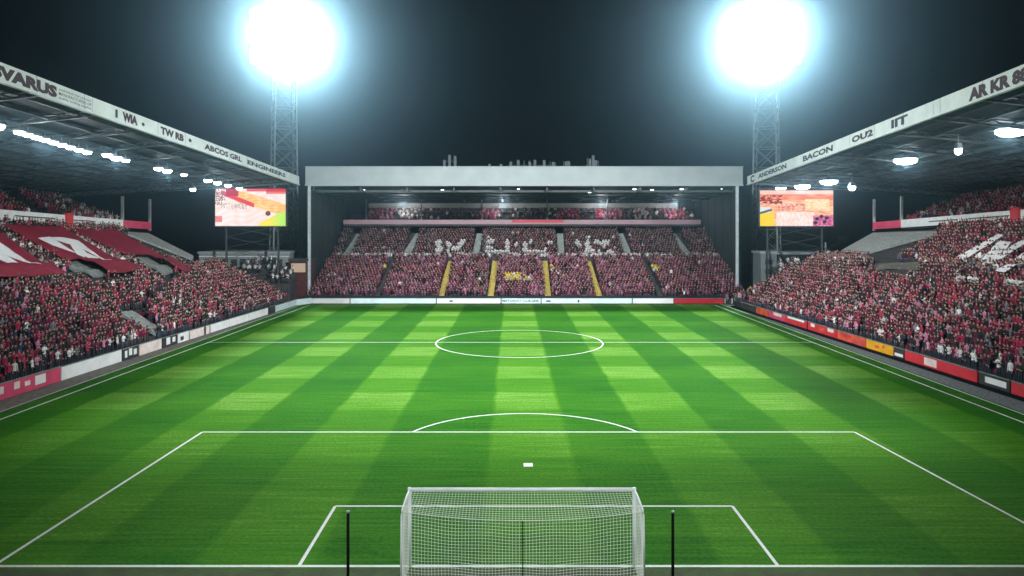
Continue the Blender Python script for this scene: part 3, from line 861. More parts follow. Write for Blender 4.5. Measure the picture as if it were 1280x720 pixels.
# television camera on its platform
p = at_y(1036, 312, 121)
E = empty('television_camera', (p.x, 121, 0), 'television camera on a tall crane post in the right corner', 'television camera')
b = MB(); b.beam((p.x - .6, 121, 0), (p.x - .6, 121, p.z + 1.2), .3); b.build('post', M['steel'], E)
b = MB(); b.beam((p.x - .8, 121, p.z), (p.x + 3.2, 121, p.z + 1.6), .28, .45); b.beam((p.x - 2.4, 121, p.z - .9), (p.x - .8, 121, p.z), .2, .3); b.build('crane_arm', M['black'], E)
b = MB(); b.box(p.x + 1.8, p.x + 3.4, 120.6, 121.4, p.z + 1.4, p.z + 2.3); b.tube([(p.x + 2.5, 120.6, p.z + 1.8), (p.x + 2.5, 120.0, p.z + 1.7)], .3, 8); b.build('camera_body', M['black'], E)

# ------------------------------------------------------------------ advertising boards
def board(p, q, h, m, label, group, side, marks=(), txt=None, base=0.0, split=None):
    """p, q: ground points of its two ends (near first)"""
    p, q = Vector((*p, base)), Vector((*q, base))
    E = empty('advertising_board', (p + q) / 2, label, 'advertising board', group)
    d = (q - p).normalized(); L = (q - p).length
    n = Vector((d.y, -d.x, 0))                                  # towards the pitch?
    if n.dot(Vector((0, 70, 0)) - p) < 0: n = -n
    up = Vector((0, 0, h))
    b = MB()
    k = [p, q, q - n * .12, p - n * .12]; b.hexa(k + [v + up for v in k]); b.build('panel', m, E)
    b = MB(); t = [p - n * .02 + up * 1.001, q - n * .02 + up * 1.001]; b.beam(t[0], t[1], .16, .05)
    for s in np.arange(.4, L - .2, 2.4):
        c = p + d * float(s) - n * .13; b.beam(c, c + up * .95 - n * .0, .07); b.beam(c + up * .8, c - n * .5 + Vector((0, 0, .02)), .05)
    b.build('frame', M['steel'], E)
    def fp(u, v, o=.006): return p + d * L * u + up * v + n * o
    for (u0, u1, v0, v1, mm) in marks:
        b = MB(); b.face([fp(u0, v0), fp(u1, v0), fp(u1, v1), fp(u0, v1)]); b.build('printed_mark', M[mm], E)
    if txt:
        for s, u0, u1, v0, v1, mm in txt:
            place_text('lettering', s, lambda u, v: fp(u0 + (u1 - u0) * u, v0 + (v1 - v0) * v, .010), M[mm], E, .02)
    return E
BG = {-1: 'advertising boards along the left touchline', 1: 'advertising boards along the right touchline', 0: 'advertising boards along the far goal line'}
def bl(px, side):
    """ground point of the board line that shows at this column"""
    t = 50.0
    for _ in range(30): t = F * (xf(t) - .45) / abs(px - 640)
    return (side * (xf(t) - .45), t)
left_boards = [(-120, -12, 'red_board', 'red board just beyond the left edge of the pink board', 1.2, ()),
    (-11, 76, 'pink_board', 'pink board with a white patch nearest on the left touchline', 1.2, ((.60, .76, .25, .85, 'white_board'), (.05, .16, .35, .8, 'blush_board'), (.30, .38, .4, .85, 'blush_board'), (.45, .53, .4, .7, 'blush_board'))),
    (77, 152, 'white_board', 'long plain white board beside the pink board', 1.15, ()),
    (153, 173, 'black_board', 'black board with white marks next to the long white board', 1.1, ((.15, .3, .2, .8, 'white_board'), (.4, .6, .3, .9, 'white_board'), (.7, .9, .25, .75, 'white_board'))),
    (175, 202, 'blush_board', 'short blush white board between two black boards', 1.1, ()),
    (203, 222, 'black_board', 'black board with two white strokes past the blush board', 1.05, ((.25, .5, .2, .9, 'white_board'), (.65, .85, .3, .8, 'white_board'))),
    (223, 236, 'white_board', 'short white board with dark smudges', 1.05, ((.2, .5, .2, .6, 'black_board'),)),
    (238, 262, 'blush_board', 'pale board left of the three matching white boards', 1.0, ((.7, .8, 0, 1, 'black_board'),)),
    (264, 286, 'white_board', 'nearest of three matching white boards on the left touchline', 1.0, ()),
    (287, 310, 'white_board', 'middle of three matching white boards on the left touchline', 1.0, ()),
    (311, 335, 'white_board', 'farthest of three matching white boards on the left touchline', 1.0, ()),
    (337, 344, 'black_board', 'short black board before the left corner', 1.0, ())]
TX = {1: [('Bo 2', .04, .3, .25, .8, 'white_board')], 3: None}
for k, (a, c, m, lab, h, mk) in enumerate(left_boards):
    if a < -11:
        pa, pb = (-(xf(36) - .45), 36.0), bl(-12, -1)
    else: pa, pb = bl(a, -1), bl(c, -1)
    board(pa, pb, h, M[m], lab, BG[-1], -1, mk)
board(bl(345, -1), (-34.6, 115.2), .95, M['cyan_board'], 'pale cyan board turning into the left corner', BG[-1], -1)
board((-34.55, 115.3), (-32.9, 118.0), .95, M['cyan_board'], 'short pale cyan board across the left corner', BG[-1], -1)
fb = [(389, 437, 'white_board', 'leftmost white board under the far stand', ()), (438, 545, 'cyan_board', 'pale cyan board left of the yellow stairs foot', ()), (546, 626, 'white_board', 'white board between the two left yellow stairs', ((.2, .25, .3, .6, 'black_board'),)),
      (627, 676, 'cyan_board', 'board with dark writing below the middle of the far stand', ()), (677, 790, 'cyan_board', 'pale board right of the board with dark writing', ((.05, .1, .3, .6, 'black_board'), (.4, .42, .2, .7, 'black_board'))), (791, 842, 'white_board', 'white board next to the red board of the far stand', ()),
      (843, 905, 'red_board', 'red board at the right end of the far goal line', ()), (906, 926, 'blush_board', 'small blush board past the red far board', ())]
for a, c, m, lab, mk in fb:
    p, q = at_y(a, 0, 118.2), at_y(c, 0, 118.2)
    tx = [('MATCHDAY CLUB LINE', .02, .95, .3, .7, 'ink')] if a == 627 else None
    board((p.x, 118.2), (q.x - .03, 118.2), .85, M[m], lab, BG[0], 0, mk, tx)
rb = [(926, 944, 'black_board', 'short black board starting the right touchline', ()), (945, 960, 'orange_board', 'farthest orange board on the right touchline', ()), (961, 981, 'pink_board', 'pink red board past the farthest orange board', ((.3, .8, .5, .9, 'blush_board'),)),
      (982, 1008, 'red_board', 'red board with a white top stripe on the right touchline', ((.1, .9, .68, .95, 'white_board'),)), (1010, 1046, 'red_board', 'red board with pale blotches before the long orange board', ((.1, .25, .5, .9, 'blush_board'), (.4, .6, .3, .7, 'orange_board'), (.7, .9, .5, .9, 'blush_board'))),
      (1047, 1082, 'orange_board', 'long orange red board beside the yellow board', ((.2, .5, .45, .75, 'red_board'), (.6, .9, .2, .45, 'pink_board'))), (1083, 1116, 'yellow_board', 'bright yellow orange board on the right touchline', ((.35, .5, .3, .6, 'orange_board'), (.62, .7, .5, .8, 'orange_board'))),
      (1117, 1130, 'black_board', 'small black board with white lettering by the yellow board', ((.1, .9, .15, .45, 'white_board'),)), (1131, 1221, 'red_board', 'long red board with a pale patch in its middle', ((.30, .48, .15, .85, 'blush_board'),)),
      (1224, 1262, 'black_board', 'dark board with a white rectangle near the right edge', ((.2, .9, .25, .75, 'white_board'),)), (1264, 1340, 'red_board', 'plain red board at the right edge', ())]
for a, c, m, lab, mk in rb:
    board(bl(a, 1), bl(c, 1), .95, M[m], lab, BG[1], 1, mk, base=0.22)
# low dark kerb under the right boards
b = MB(); p0, p1 = xf(36) - .75, xf(113) - .75
b.hexa([(p0, 36, 0), (p0 + .5, 36, 0), (p1 + .5, 113, 0), (p1, 113, 0), (p0, 36, .215), (p0 + .5, 36, .215), (p1 + .5, 113, .215), (p1, 113, .215)])
tag(b.build('kerb', M['black']), kind='structure')

# ------------------------------------------------------------------ goal with net, ball stop poles
def goal():
    x0, x1, y, h = -3.87, 4.62, GL, 2.90
    G = empty('football_goal', ((x0 + x1) / 2, y, 0), 'white football goal with a sagging white net, seen from behind', 'goal')
    r = .07
    b = MB(); b.tube([(x0 - .0, y, h), (x1, y, h)], r, 10); b.build('crossbar', M['white'], G, True)
    for x in (x0, x1):
        b = MB(); b.tube([(x, y, 0), (x, y, h + r)], r, 10); b.build('post', M['white'], G, True)
    yb, hb = y - 1.65, 2.74
    for s, x in ((-1, x0), (1, x1)):
        b = MB(); b.tube([(x, y, h), (x + s * .02, y - .7, h - .02), (x + s * .05, yb + .15, hb), (x + s * .05, yb, hb - .15), (x + s * .03, yb - .30, 0)], .032, 8); b.build('stanchion', M['white'], G, True)
    b = MB(); b.tube([(x0, yb - .3, .05), (x1, yb - .3, .05)], .035, 8); b.build('ground_bar', M['white'], G, True)
    # net: top sheet sagging to a slack edge, back sheet hanging to the ground, two side sheets
    def top(u, v):          # u across, v from crossbar (0) to back (1)
        sag = (.34 * math.sin(math.pi * u) ** .8 if 0 < u < 1 else 0) * v
        return Vector((x0 + (x1 - x0) * u + (u - .5) * .1 * v, y - (y - yb) * v, h + (hb - h) * v - sag - .05 * math.sin(math.pi * v)))
    def back(u, v):         # v from slack edge (0) to the ground (1)
        a = top(u, 1); g = Vector((x0 + (x1 - x0) * u, yb - .3, .03))
        p = a.lerp(g, v); p.y -= .22 * math.sin(math.pi * v) * math.sin(math.pi * u) ** .5 if 0 < u < 1 else 0
        p.z += .03 * math.sin(u * 23) * math.sin(v * 7) ; return p
    def side(x):
        def f(u, v):        # u from post to stanchion, v down
            a = Vector((x, y, h)).lerp(Vector((x, yb, hb)), u); g = Vector((x, y - u * (y - yb + .3), .03)); p = a.lerp(g, v); p.x += (.06 if x > 0 else -.06) * math.sin(math.pi * v) * math.sin(math.pi * u); return p
        return f
    def net(f, nu, nv, r, seg):
        b = MB()
        for i in range(nu + 1):
            u = i / nu; b.tube([f(u, k / seg) for k in range(seg + 1)], r, 3, cap=False)
        for j in range(nv + 1):
            v = j / nv; b.tube([f(k / 40, v) for k in range(41)], r, 3, cap=False)
        return b
    NM = mat('white_net_cord', (.78, .80, .72), .8, .05, 3)
    net(top, 72, 13, .0068, 4).build('top_net', NM, G)
    net(back, 72, 24, .0068, 12).build('back_net', NM, G)
    for x in (x0, x1): net(side(x), 13, 24, .0068, 8).build('side_net', NM, G)
    b = MB(); b.tube([top(k / 30, 1) for k in range(31)], .016, 5); b.build('net_edge_rope', NM, G)
    b = MB(); b.tube([back(.5, k / 10) for k in range(11)], .018, 4); b.build('centre_cord', M['black'], G)
goal()
for px, lab in ((435, 'thin black pole standing left of the goal'), (841, 'thin black pole standing right of the goal')):
    Y = 24.6; x = (px - 640) * Y / F
    E = empty('net_pole', (x, Y, 0), lab, 'pole', 'black poles behind the goal')
    b = MB(); b.tube([(x, Y, .06), (x, Y, 3.05)], .052, 10); b.build('shaft', M['black'], E, True)
    b = MB(); b.tube([(x, Y, 3.05), (x, Y, 3.12)], .065, 10); b.build('cap', M['steel'], E, True)
    b = MB(); b.tube([(x, Y, 0), (x, Y, .06)], .22, 12); b.build('base', M['black'], E)

# ------------------------------------------------------------------ people: one jointed body per pose (grown over a skeleton), shared by the nearest spectators
def skin_mat(name, c): return mat(name, c, .6, .06, 6)
SKINS = [skin_mat('fair_skin', (.52, .30, .22)), skin_mat('tan_skin', (.42, .23, .15)), skin_mat('brown_skin', (.14, .065, .04))]
HAIRS = [mat('dark_hair', (.015, .010, .008), .6, .1, 8), mat('brown_hair', (.06, .03, .015), .6, .1, 8), mat('grey_hair', (.3, .29, .28), .6, .1, 8)]
TROUSER = mat('dark_denim', (.02, .025, .04), .85, .1, 8)
SHOE = mat('dark_shoe', (.015, .015, .015), .6, .1, 8)
def cloth_mat():
    m = bpy.data.materials.new('jacket_cloth'); m.use_nodes = True; N, L = m.node_tree.nodes, m.node_tree.links
    b = N['Principled BSDF']; b.inputs['Roughness'].default_value = .85
    oi = N.new('ShaderNodeObjectInfo'); tc = N.new('ShaderNodeTexCoord'); n = N.new('ShaderNodeTexNoise'); n.inputs['Scale'].default_value = 9
    mp = N.new('ShaderNodeMapRange'); mp.inputs['To Min'].default_value = .75; mp.inputs['To Max'].default_value = 1.2
    mx = N.new('ShaderNodeVectorMath'); mx.operation = 'SCALE'
    L.new(tc.outputs['Object'], n.inputs['Vector']); L.new(n.outputs['Fac'], mp.inputs['Value'])
    L.new(oi.outputs['Color'], mx.inputs[0]); L.new(mp.outputs['Result'], mx.inputs['Scale']); L.new(mx.outputs[0], b.inputs['Base Color'])
    return m
CLOTH = cloth_mat()
ARMS = {'down': ([(.23, 0, 1.42), (.28, .01, 1.14), (.27, .06, .88), (.27, .08, .80)]),
        'clap': ([(.23, 0, 1.42), (.30, .10, 1.16), (.12, .34, 1.30), (.05, .40, 1.36)]),
        'raised': ([(.23, 0, 1.44), (.34, .08, 1.66), (.32, .10, 1.92), (.31, .12, 2.00)]),
        'folded': ([(.23, 0, 1.42), (.29, .08, 1.15), (.05, .26, 1.18), (-.03, .27, 1.20)]),
        'scarf': ([(.23, 0, 1.44), (.38, .06, 1.60), (.42, .10, 1.86), (.42, .12, 1.94)])}
def body(pose, skin, hair):
    """faces +Y, feet at z=0, 1.76 m tall"""
    V, E, R = [], [], []
    def add(p, r, par=None):
        V.append(p); R.append(r)
        if par is not None: E.append((par, len(V) - 1))
        return len(V) - 1
    pel = add((0, 0, .96), (.165, .125)); w = add((0, 0, 1.12), (.15, .11), pel); ch = add((0, .01, 1.30), (.18, .125), w); sh = add((0, 0, 1.44), (.14, .09), ch)
    nk = add((0, .01, 1.53), (.055, .058), sh); jaw = add((0, .03, 1.60), (.062, .075), nk); hd = add((0, .02, 1.68), (.078, .095), jaw); tp = add((0, .015, 1.745), (.055, .07), hd)
    for s in (-1, 1):
        a = ARMS[pose]; q = sh; rs = (.068, .052, .036, .034)
        for p, r in zip(a, rs): q = add((s * p[0], p[1] + (.01 if s > 0 else 0), p[2]), (r, r), q)
        hp = add((s * .10, 0, .88), (.10, .105), pel); kn = add((s * .12, .02, .50), (.065, .065), hp); an = add((s * .125, -.01, .10), (.042, .045), kn); add((s * .13, .13, .045), (.04, .035), an)
    me = bpy.data.meshes.new('b'); me.from_pydata(V, E, []); o = bpy.data.objects.new('b', me); COL.objects.link(o)
    sm = o.modifiers.new('s', 'SKIN'); sm.use_smooth_shade = True
    o.data.skin_vertices[0].data[0].use_root = True
    for i, r in enumerate(R): o.data.skin_vertices[0].data[i].radius = r
    o.modifiers.new('d', 'SUBSURF').levels = 1
    dg = bpy.context.evaluated_depsgraph_get(); dg.update()
    m2 = bpy.data.meshes.new_from_object(o.evaluated_get(dg), depsgraph=dg); bpy.data.objects.remove(o); m2.name = 'person'
    # fingers: five short tapered ones per hand, rooted in the palm; nose, ears
    bm = bmesh.new(); bm.from_mesh(m2)
    b = MB()
    for s in (-1, 1):
        a = ARMS[pose]; e = Vector((s * a[3][0], a[3][1], a[3][2])); d = (e - Vector((s * a[2][0], a[2][1], a[2][2]))).normalized()
        side = d.cross(Vector((1, .2, .1))).normalized(); pal = d.cross(side)
        for k in range(4):
            o0 = e + side * (.012 * (k - 1.5) * 1.5); L = (.075, .085, .08, .062)[k]
            b.tube([o0, o0 + d * L * .55 + pal * .006, o0 + d * L + pal * .022], [.0085, .008, .006], 4)
        b.tube([e - d * .03 + side * -.02, e + side * -.045 + d * .01, e + side * -.05 + d * .04], [.011, .01, .007], 4)
    b.tube([(0, .105, 1.675), (0, .135, 1.65), (0, .11, 1.64)], [.008, .016, .008], 4)
    for s in (-1, 1): b.tube([(s * .075, .02, 1.685), (s * .09, .01, 1.665), (s * .078, .015, 1.64)], [.008, .016, .008], 4)
    me3 = b.data('x', SKINS[0]); bm.from_mesh(me3); n_extra = len(me3.polygons)
    bm.to_mesh(m2); bm.free()
    m2.materials.clear()
    for mm in (CLOTH, skin, hair, TROUSER, SHOE, M['black']): m2.materials.append(mm)
    n = len(m2.polygons); wrist = ARMS[pose][2]
    for i, p in enumerate(m2.polygons):
        c = p.center; p.use_smooth = True
        hand = min((c - Vector((s * ARMS[pose][3][0], ARMS[pose][3][1], ARMS[pose][3][2]))).length for s in (-1, 1)) < .085
        if i >= n - n_extra: p.material_index = 1
        elif abs(c.x) < .12 and abs(c.y) < .14 and c.z > 1.51:
            p.material_index = 2 if (c.z > 1.70 or (c.y < .0 and c.z > 1.58) or (c.y < .05 and c.z > 1.66)) else 1
            if c.y > .07 and abs(abs(c.x) - .033) < .014 and abs(c.z - 1.685) < .016: p.material_index = 5
        elif hand: p.material_index = 1
        elif c.z < .07: p.material_index = 4
        elif c.z < .92 and abs(c.x) < .24 and not (pose == 'down' and abs(c.x) > .215): p.material_index = 3
        else: p.material_index = 0
    return m2
BODIES = [body(p, SKINS[k % 3 if k % 5 else 0], HAIRS[(k * 2) % 3]) for k, p in enumerate(('down', 'clap', 'raised', 'folded', 'scarf', 'down', 'clap', 'folded'))]

# low-count body for the thousands further off
def low_body(pose, card=False):
    b = MB()   # m: 0 top, 1 skin, 2 hair, 3 trousers, 4 card
    def ringed(sec, m, n=6):
        base = len(b.v)
        for (cx, cy_, z, rx, ry) in sec:
            for k in range(n):
                t = 2 * math.pi * (k + .5) / n; b.v.append((cx + rx * math.cos(t), cy_ + ry * math.sin(t), z))
        for i in range(len(sec) - 1):
            mi = m[i] if isinstance(m, list) else m
            for k in range(n):
                k2 = (k + 1) % n; b.f.append((base + i * n + k, base + i * n + k2, base + (i + 1) * n + k2, base + (i + 1) * n + k)); b.m.append(mi)
        e = base + (len(sec) - 1) * n; b.f.append(tuple(e + k for k in range(n))); b.m.append(m[-1] if isinstance(m, list) else m)
    ringed([(0, 0, .90, .17, .13), (0, 0, 1.12, .17, .12), (0, 0, 1.38, .23, .14), (0, 0, 1.50, .09, .08)], 0)
    ringed([(0, .02, 1.48, .055, .055), (0, .03, 1.58, .075, .085), (0, .02, 1.69, .092, .105), (0, .0, 1.77, .05, .06)], [1, 1, 2, 2])
    # hair on the back of the head
    b.hexa([(-.085, -.11, 1.57), (.085, -.11, 1.57), (.085, .0, 1.60), (-.085, .0, 1.60), (-.08, -.10, 1.73), (.08, -.10, 1.73), (.08, 0, 1.77), (-.08, 0, 1.77)], 2)
    for s in (-1, 1):
        a = [Vector((s * q[0], q[1], q[2])) for q in ARMS[pose]]
        b.tube([a[0], a[1], a[2]], [.07, .055, .04], 4, 0); b.tube([a[2], a[3] + (a[3] - a[2]).normalized() * .06], [.045, .03], 4, 1)
        b.tube([(s * .10, 0, .92), (s * .12, 0, 0)], [.10, .055], 4, 3)
    if card:
        b.hexa([(-.2, .24, 1.32), (.2, .24, 1.32), (.2, .20, 1.34), (-.2, .20, 1.34), (-.2, .16, 1.64), (.2, .16, 1.64), (.2, .13, 1.66), (-.2, .13, 1.66)], 4)
    tri = []
    return np.array(b.v, np.float32), b.f, np.array(b.m)
LOW = [low_body('down'), low_body('clap'), low_body('raised'), low_body('folded'), low_body('clap', True)]

PAL = {'black': (.012, .012, .016), 'claret': (.115, .004, .036), 'red': (.36, .013, .065), 'pink': (.55, .20, .32), 'grey': (.14, .14, .16), 'white': (.68, .66, .66), 'navy': (.02, .03, .07), 'mauve': (.23, .065, .15), 'yellow': (.8, .55, .05)}
WT = {'L': dict(black=.42, claret=.27, red=.16, grey=.04, white=.02, navy=.04, pink=.05), 'LU': dict(black=.4, claret=.25, red=.1, grey=.12, white=.1, navy=.03),
      'R': dict(black=.33, claret=.34, red=.14, grey=.04, white=.03, navy=.03, pink=.09), 'RU': dict(black=.25, claret=.5, red=.12, grey=.06, white=.04, navy=.03),
      'F': dict(black=.22, claret=.28, mauve=.32, red=.04, pink=.10, grey=.03, white=.01), 'FU': dict(black=.46, claret=.30, mauve=.07, grey=.06, white=.01, navy=.10),  # FU clothes weighted darker, painting the roof's shade over the far upper tier
      'T': dict(red=.45, claret=.25, black=.15, white=.1, pink=.05), 'W': dict(white=.8, grey=.2)}
people = []      # (x, y, z, heading, colour name, card?, zone)
seats = []
def pick(z):
    w = WT[z]; return random.choices(list(w), list(w.values()))[0]
def clump(t, d, s):      # colours and gaps come in patches
    return math.sin(t * .23 + s) * math.sin(d * .51 + s * 2 + t * .07) + .6 * math.sin(t * .61 - d * .9 + s)
RW = [px_poly(p, 1, 1.3) for p in ([(1196, 322), (1206, 323), (1255, 293), (1245, 294)], [(1224, 326), (1234, 330), (1262, 303), (1250, 300)], [(1206, 318), (1214, 320), (1244, 303), (1236, 302)],
      [(1232, 326), (1240, 326), (1290, 296), (1290, 304)], [(1246, 338), (1256, 339), (1300, 318), (1300, 310)], [(1262, 330), (1266, 334), (1300, 314), (1300, 308)])]
RP = [px_poly(p, 1, 1.3) for p in ([(1110, 324), (1150, 314), (1152, 328), (1112, 331)],)]
RWL = [px_poly(p, 1, 1.3) for p in ([(1198, 340), (1242, 349), (1240, 353), (1196, 344)], [(1242, 349), (1290, 344), (1290, 348), (1246, 354)])]
LWL = [px_poly(p, -1, 1.3) for p in ([(0, 282), (4, 282), (90, 340), (80, 343)], [(80, 284), (84, 284), (165, 322), (158, 325)])]
for side in (-1, 1):
    hd = math.pi / 2 if side > 0 else -math.pi / 2
    nrow = int(21.6 / ROW)
    for r in range(nrow + 1):
        d = .42 + r * ROW
        if 11.9 < d < 13.1 and side > 0 and False: continue
        t = 44.0 + random.random() * .4
        while t < T1 - .3:
            t += .46 + random.random() * .06
            if any(inside(t, d, h) for h in holes[side]): continue
            zone = ('L' if d < 12.4 else 'LU') if side < 0 else ('R' if d < 13 else 'RU')
            e = clump(t, d, side)
            if random.random() < (.05 if e > -.9 else .22): seats.append((side, t, d, 0)); continue
            row0 = d - .42
            z = z0(row0) * zk(t)
            x = side * (xf(t) + d + random.uniform(-.08, .08))
            c = pick(zone)
            if side > 0 and e > .75 and random.random() < .4: c = 'red'
            card = False
            if side > 0 and any(inside(t, d, h) for h in RP): c = random.choice(('pink', 'white', 'red'))
            elif side > 0 and any(inside(t, d, h) for h in RWL): c = 'white'
            elif side < 0 and any(inside(t, d, h) for h in LWL): c = random.choice(('white', 'grey', 'black', 'white'))
            elif 11.6 < d < 13.3 and random.random() < .3: c = random.choice(('white', 'grey', 'black'))
            elif d < .9 and random.random() < .16: c = 'white' if side > 0 else random.choice(('white', 'black'))
            people.append((x, t, z, hd + random.gauss(0, .25), c, card, 'L' if side < 0 else 'R'))
    for k in range(6):
        t = 55.0
        while t < 105.3:
            t += .52 + random.random() * .08
            if side < 0 and 88 < t < 92: continue
            if k * 1.1 > (105.6 - t) * .9 + .6 or random.random() < .1: continue
            d = 22.45 + k * .9; people.append((side * (xf(t) + d), t, (13.75 + k * .55) * zk(t), hd + random.gauss(0, .2), 'white' if (side < 0 and t > 99 and random.random() < .5) else pick('T'), False, 'U'))
# far stand
def on_far(px, py, lift=1.3):
    for i in range(3000):
        d = i * .01; Y = FY + d
        if CAM_H - (py - 281) * Y / F <= fz(d) + lift: return ((px - 640) * Y / F, d)
    return ((px - 640) * (FY + 25) / F, 25)
fst = [(-11.6, 1), (-3.35, 1), (6.05, 1), (14.35, 1), (-22.3, .7), (24.6, .7)]
ust = [(-19.5, 1), (-6.7, 1), (9.45, 1), (21.9, 1), (-31, 1), (32.8, 1)]
FW = [[on_far(*q) for q in p] for p in ([(545, 297), (552, 297), (552, 314), (545, 314)], [(557, 300), (562, 300), (566, 313), (560, 313)], [(564, 310), (572, 314), (583, 298), (578, 298)],
      [(607, 300), (612, 300), (612, 314), (607, 314)], [(607, 310), (636, 310), (636, 315), (607, 315)], [(632, 298), (637, 298), (637, 315), (632, 315)], [(612, 298), (618, 298), (618, 304), (612, 304)], [(642, 300), (647, 300), (647, 306), (642, 306)],
      [(653, 300), (658, 300), (660, 314), (655, 314)], [(655, 311), (682, 311), (682, 315), (655, 315)], [(677, 312), (683, 312), (691, 300), (686, 300)], [(662, 298), (666, 298), (666, 304), (662, 304)],
      [(719, 299), (724, 299), (726, 306), (720, 306)], [(731, 298), (737, 298), (739, 314), (733, 314)], [(731, 311), (765, 311), (765, 315), (731, 315)], [(742, 298), (762, 298), (762, 302), (742, 302)], [(752, 302), (757, 302), (757, 308), (752, 308)])]
FYW = [[on_far(*q) for q in p] for p in ([(630, 338), (652, 338), (650, 348), (632, 348)], [(655, 342), (664, 341), (664, 348), (656, 348)], [(688, 329), (693, 329), (693, 336), (688, 336)], [(479, 329), (490, 329), (490, 337), (479, 337)], [(811, 329), (823, 329), (823, 337), (811, 337)])]
FPK = [[on_far(*q) for q in p] for p in ([(620, 364), (676, 364), (676, 373), (620, 373)],)]
nrow = int(25.2 / ROW)
for r in range(nrow + 1):
    d = .42 + r * ROW
    x = FX0 + .5 + (.27 if r % 2 else 0)
    while x < FX1 - .4:
        x += .52
        if d < 14.8 and any(abs(x - s) < .5 + .2 * k for s, k in fst): continue
        if d > 15.8 and any(abs(x - s) < .95 for s, k in ust): continue
        e = clump(x * 1.5, d, 5)
        if random.random() < (.06 if e > -.8 else .18): seats.append((0, x, d, 0)); continue
        c = pick('F' if d < 15.4 else 'FU'); card = False
        if any(inside(x, d, h) for h in FW): c, card = 'white', True
        elif any(inside(x, d, h) for h in FYW): c = 'yellow' if random.random() < .7 else 'white'
        elif any(inside(x, d, h) for h in FPK): c = 'pink' if random.random() < .6 else 'red'
        elif 14.6 < d < 16.2: c = random.choice(('white', 'grey', 'white', 'black'))
        people.append((x + random.uniform(-.06, .06), FY + d, fz(d - .42), math.pi + random.gauss(0, .2), c, card, 'F'))
for k in range(5):
    x = -30.0
    while x < 36.5:
        x += .6 + random.random() * .5
        px = proj(x, 147, 14)[0]
        c = None
        for a, q, cc in ((458, 492, ('pink', 'red')), (498, 528, ('white', 'white', 'grey')), (600, 623, ('red', 'pink')), (696, 724, ('red', 'pink')), (744, 778, ('pink', 'red')), (795, 815, ('white', 'red', 'white')), (832, 858, ('pink', 'red'))):
            if a < px < q: c = random.choice(cc)
        if c is None:
            if random.random() < .45: continue
            c = random.choice(('black', 'black', 'grey', 'navy', 'claret', 'white'))
        people.append((x, 146.2 + k, 13.2 + .45 * k, math.pi + random.gauss(0, .3), c, False, 'H'))
# small groups in white by the corner buildings
for (px0, px1, zb, Y, n) in ((975, 1018, 4.4, 119.5, 34), (336, 362, 3.2, 119.0, 22), (300, 345, 4.6, 123, 26)):
    for k in range(n):
        q = at_y(random.uniform(px0, px1), 0, Y); r = k % 3
        people.append((q.x, Y + r * 1.0, zb + r * .7, math.pi + random.gauss(0, .3), random.choice(('white', 'white', 'grey', 'black')), False, 'C'))
for (px0, px1, zb, Y) in ((970, 1022, 4.4, 119.5), (332, 364, 3.2, 119.0), (296, 347, 4.6, 123)):
    a, c = at_y(px0, 0, Y), at_y(px1, 0, Y); b = MB()
    for k in range(3): b.box(a.x, c.x, Y - .5 + k, Y + .5 + k, 0, zb + .7 * k)
    tag(b.build('viewing_platform', M['concrete']), {970: 'stepped platform with people in white in the right corner', 332: 'stepped platform beside the brick control box', 296: 'stepped platform in front of the pale corner building'}[px0], 'platform')
# corner floor right of the far stand, joined to the right stand
for k in range(16):
    people.append((random.uniform(35.0, 38.6), 117.2 + random.uniform(-.6, 1.2), 0.0, math.pi + random.gauss(0, .6), random.choice(('white', 'grey', 'black', 'yellow')), False, 'C'))

# the 300 that show largest become persons of their own
vis = []
for i, p in enumerate(people):
    if p[5] or p[6] in 'UHC': continue
    px, py = proj(p[0], p[1], p[2] + 1.5)
    if 4 < px < 1276 and py < 700: vis.append((math.hypot(p[0], p[1]), i))
vis.sort(); near = [i for _, i in vis[:292]]
nearset = set(near)
CN = {'black': 'a black jacket', 'claret': 'a claret top', 'red': 'a bright red top', 'pink': 'a pink top', 'grey': 'a grey jacket', 'white': 'a white top', 'navy': 'a navy jacket', 'mauve': 'a mauve top', 'yellow': 'a yellow jacket'}
PN = {0: 'with arms down', 1: 'clapping', 2: 'with arms raised', 3: 'with folded arms', 4: 'with arms held wide', 5: 'with arms down', 6: 'clapping', 7: 'with folded arms'}
def person(p, k, label, group):
    o = bpy.data.objects.new('person', BODIES[k]); COL.objects.link(o)
    o.location = p[:3]; s = random.uniform(.88, 1.0); o.scale = (s, s, s); o.rotation_euler = (0, 0, p[3])
    c = PAL[p[4]]; j = random.uniform(.8, 1.25); o.color = (min(1, c[0] * j), min(1, c[1] * j), min(1, c[2] * j), 1)
    return tag(o, label, 'person', group)
for i in near:
    p = people[i]; k = random.choices(range(8), (4, 3, .6, 2, .4, 4, 3, 2))[0]
    sd = 'left' if p[0] < 0 else 'right'
    drow = abs(p[0]) - xf(p[1])
    where = 'in front rows' if drow < 2.6 else ('in the lower rows' if drow < 6 else 'in upper rows')
    person(p, k, 'person in %s %s %s, %s stand' % (CN[p[4]], PN[k], where, sd), 'spectators standing in the near part of the %s stand' % sd)
# two stewards in yellow by the corner of the right stand
for (px, Y, z, lab) in ((938, 115.2, 1.6, 'steward in yellow nearest the far stand column'), (944, 114.6, 1.6, 'steward in yellow on the corner of the right stand')):
    q = at_y(px, 0, Y); person((q.x, Y, z, math.pi, 'yellow'), 0, lab, 'stewards in yellow jackets')
b = MB(); b.box(36.2, 40.2, 114, 116, 0, 1.6); tag(b.build('steward_platform', M['concrete']), 'low concrete platform under the yellow stewards', 'platform')

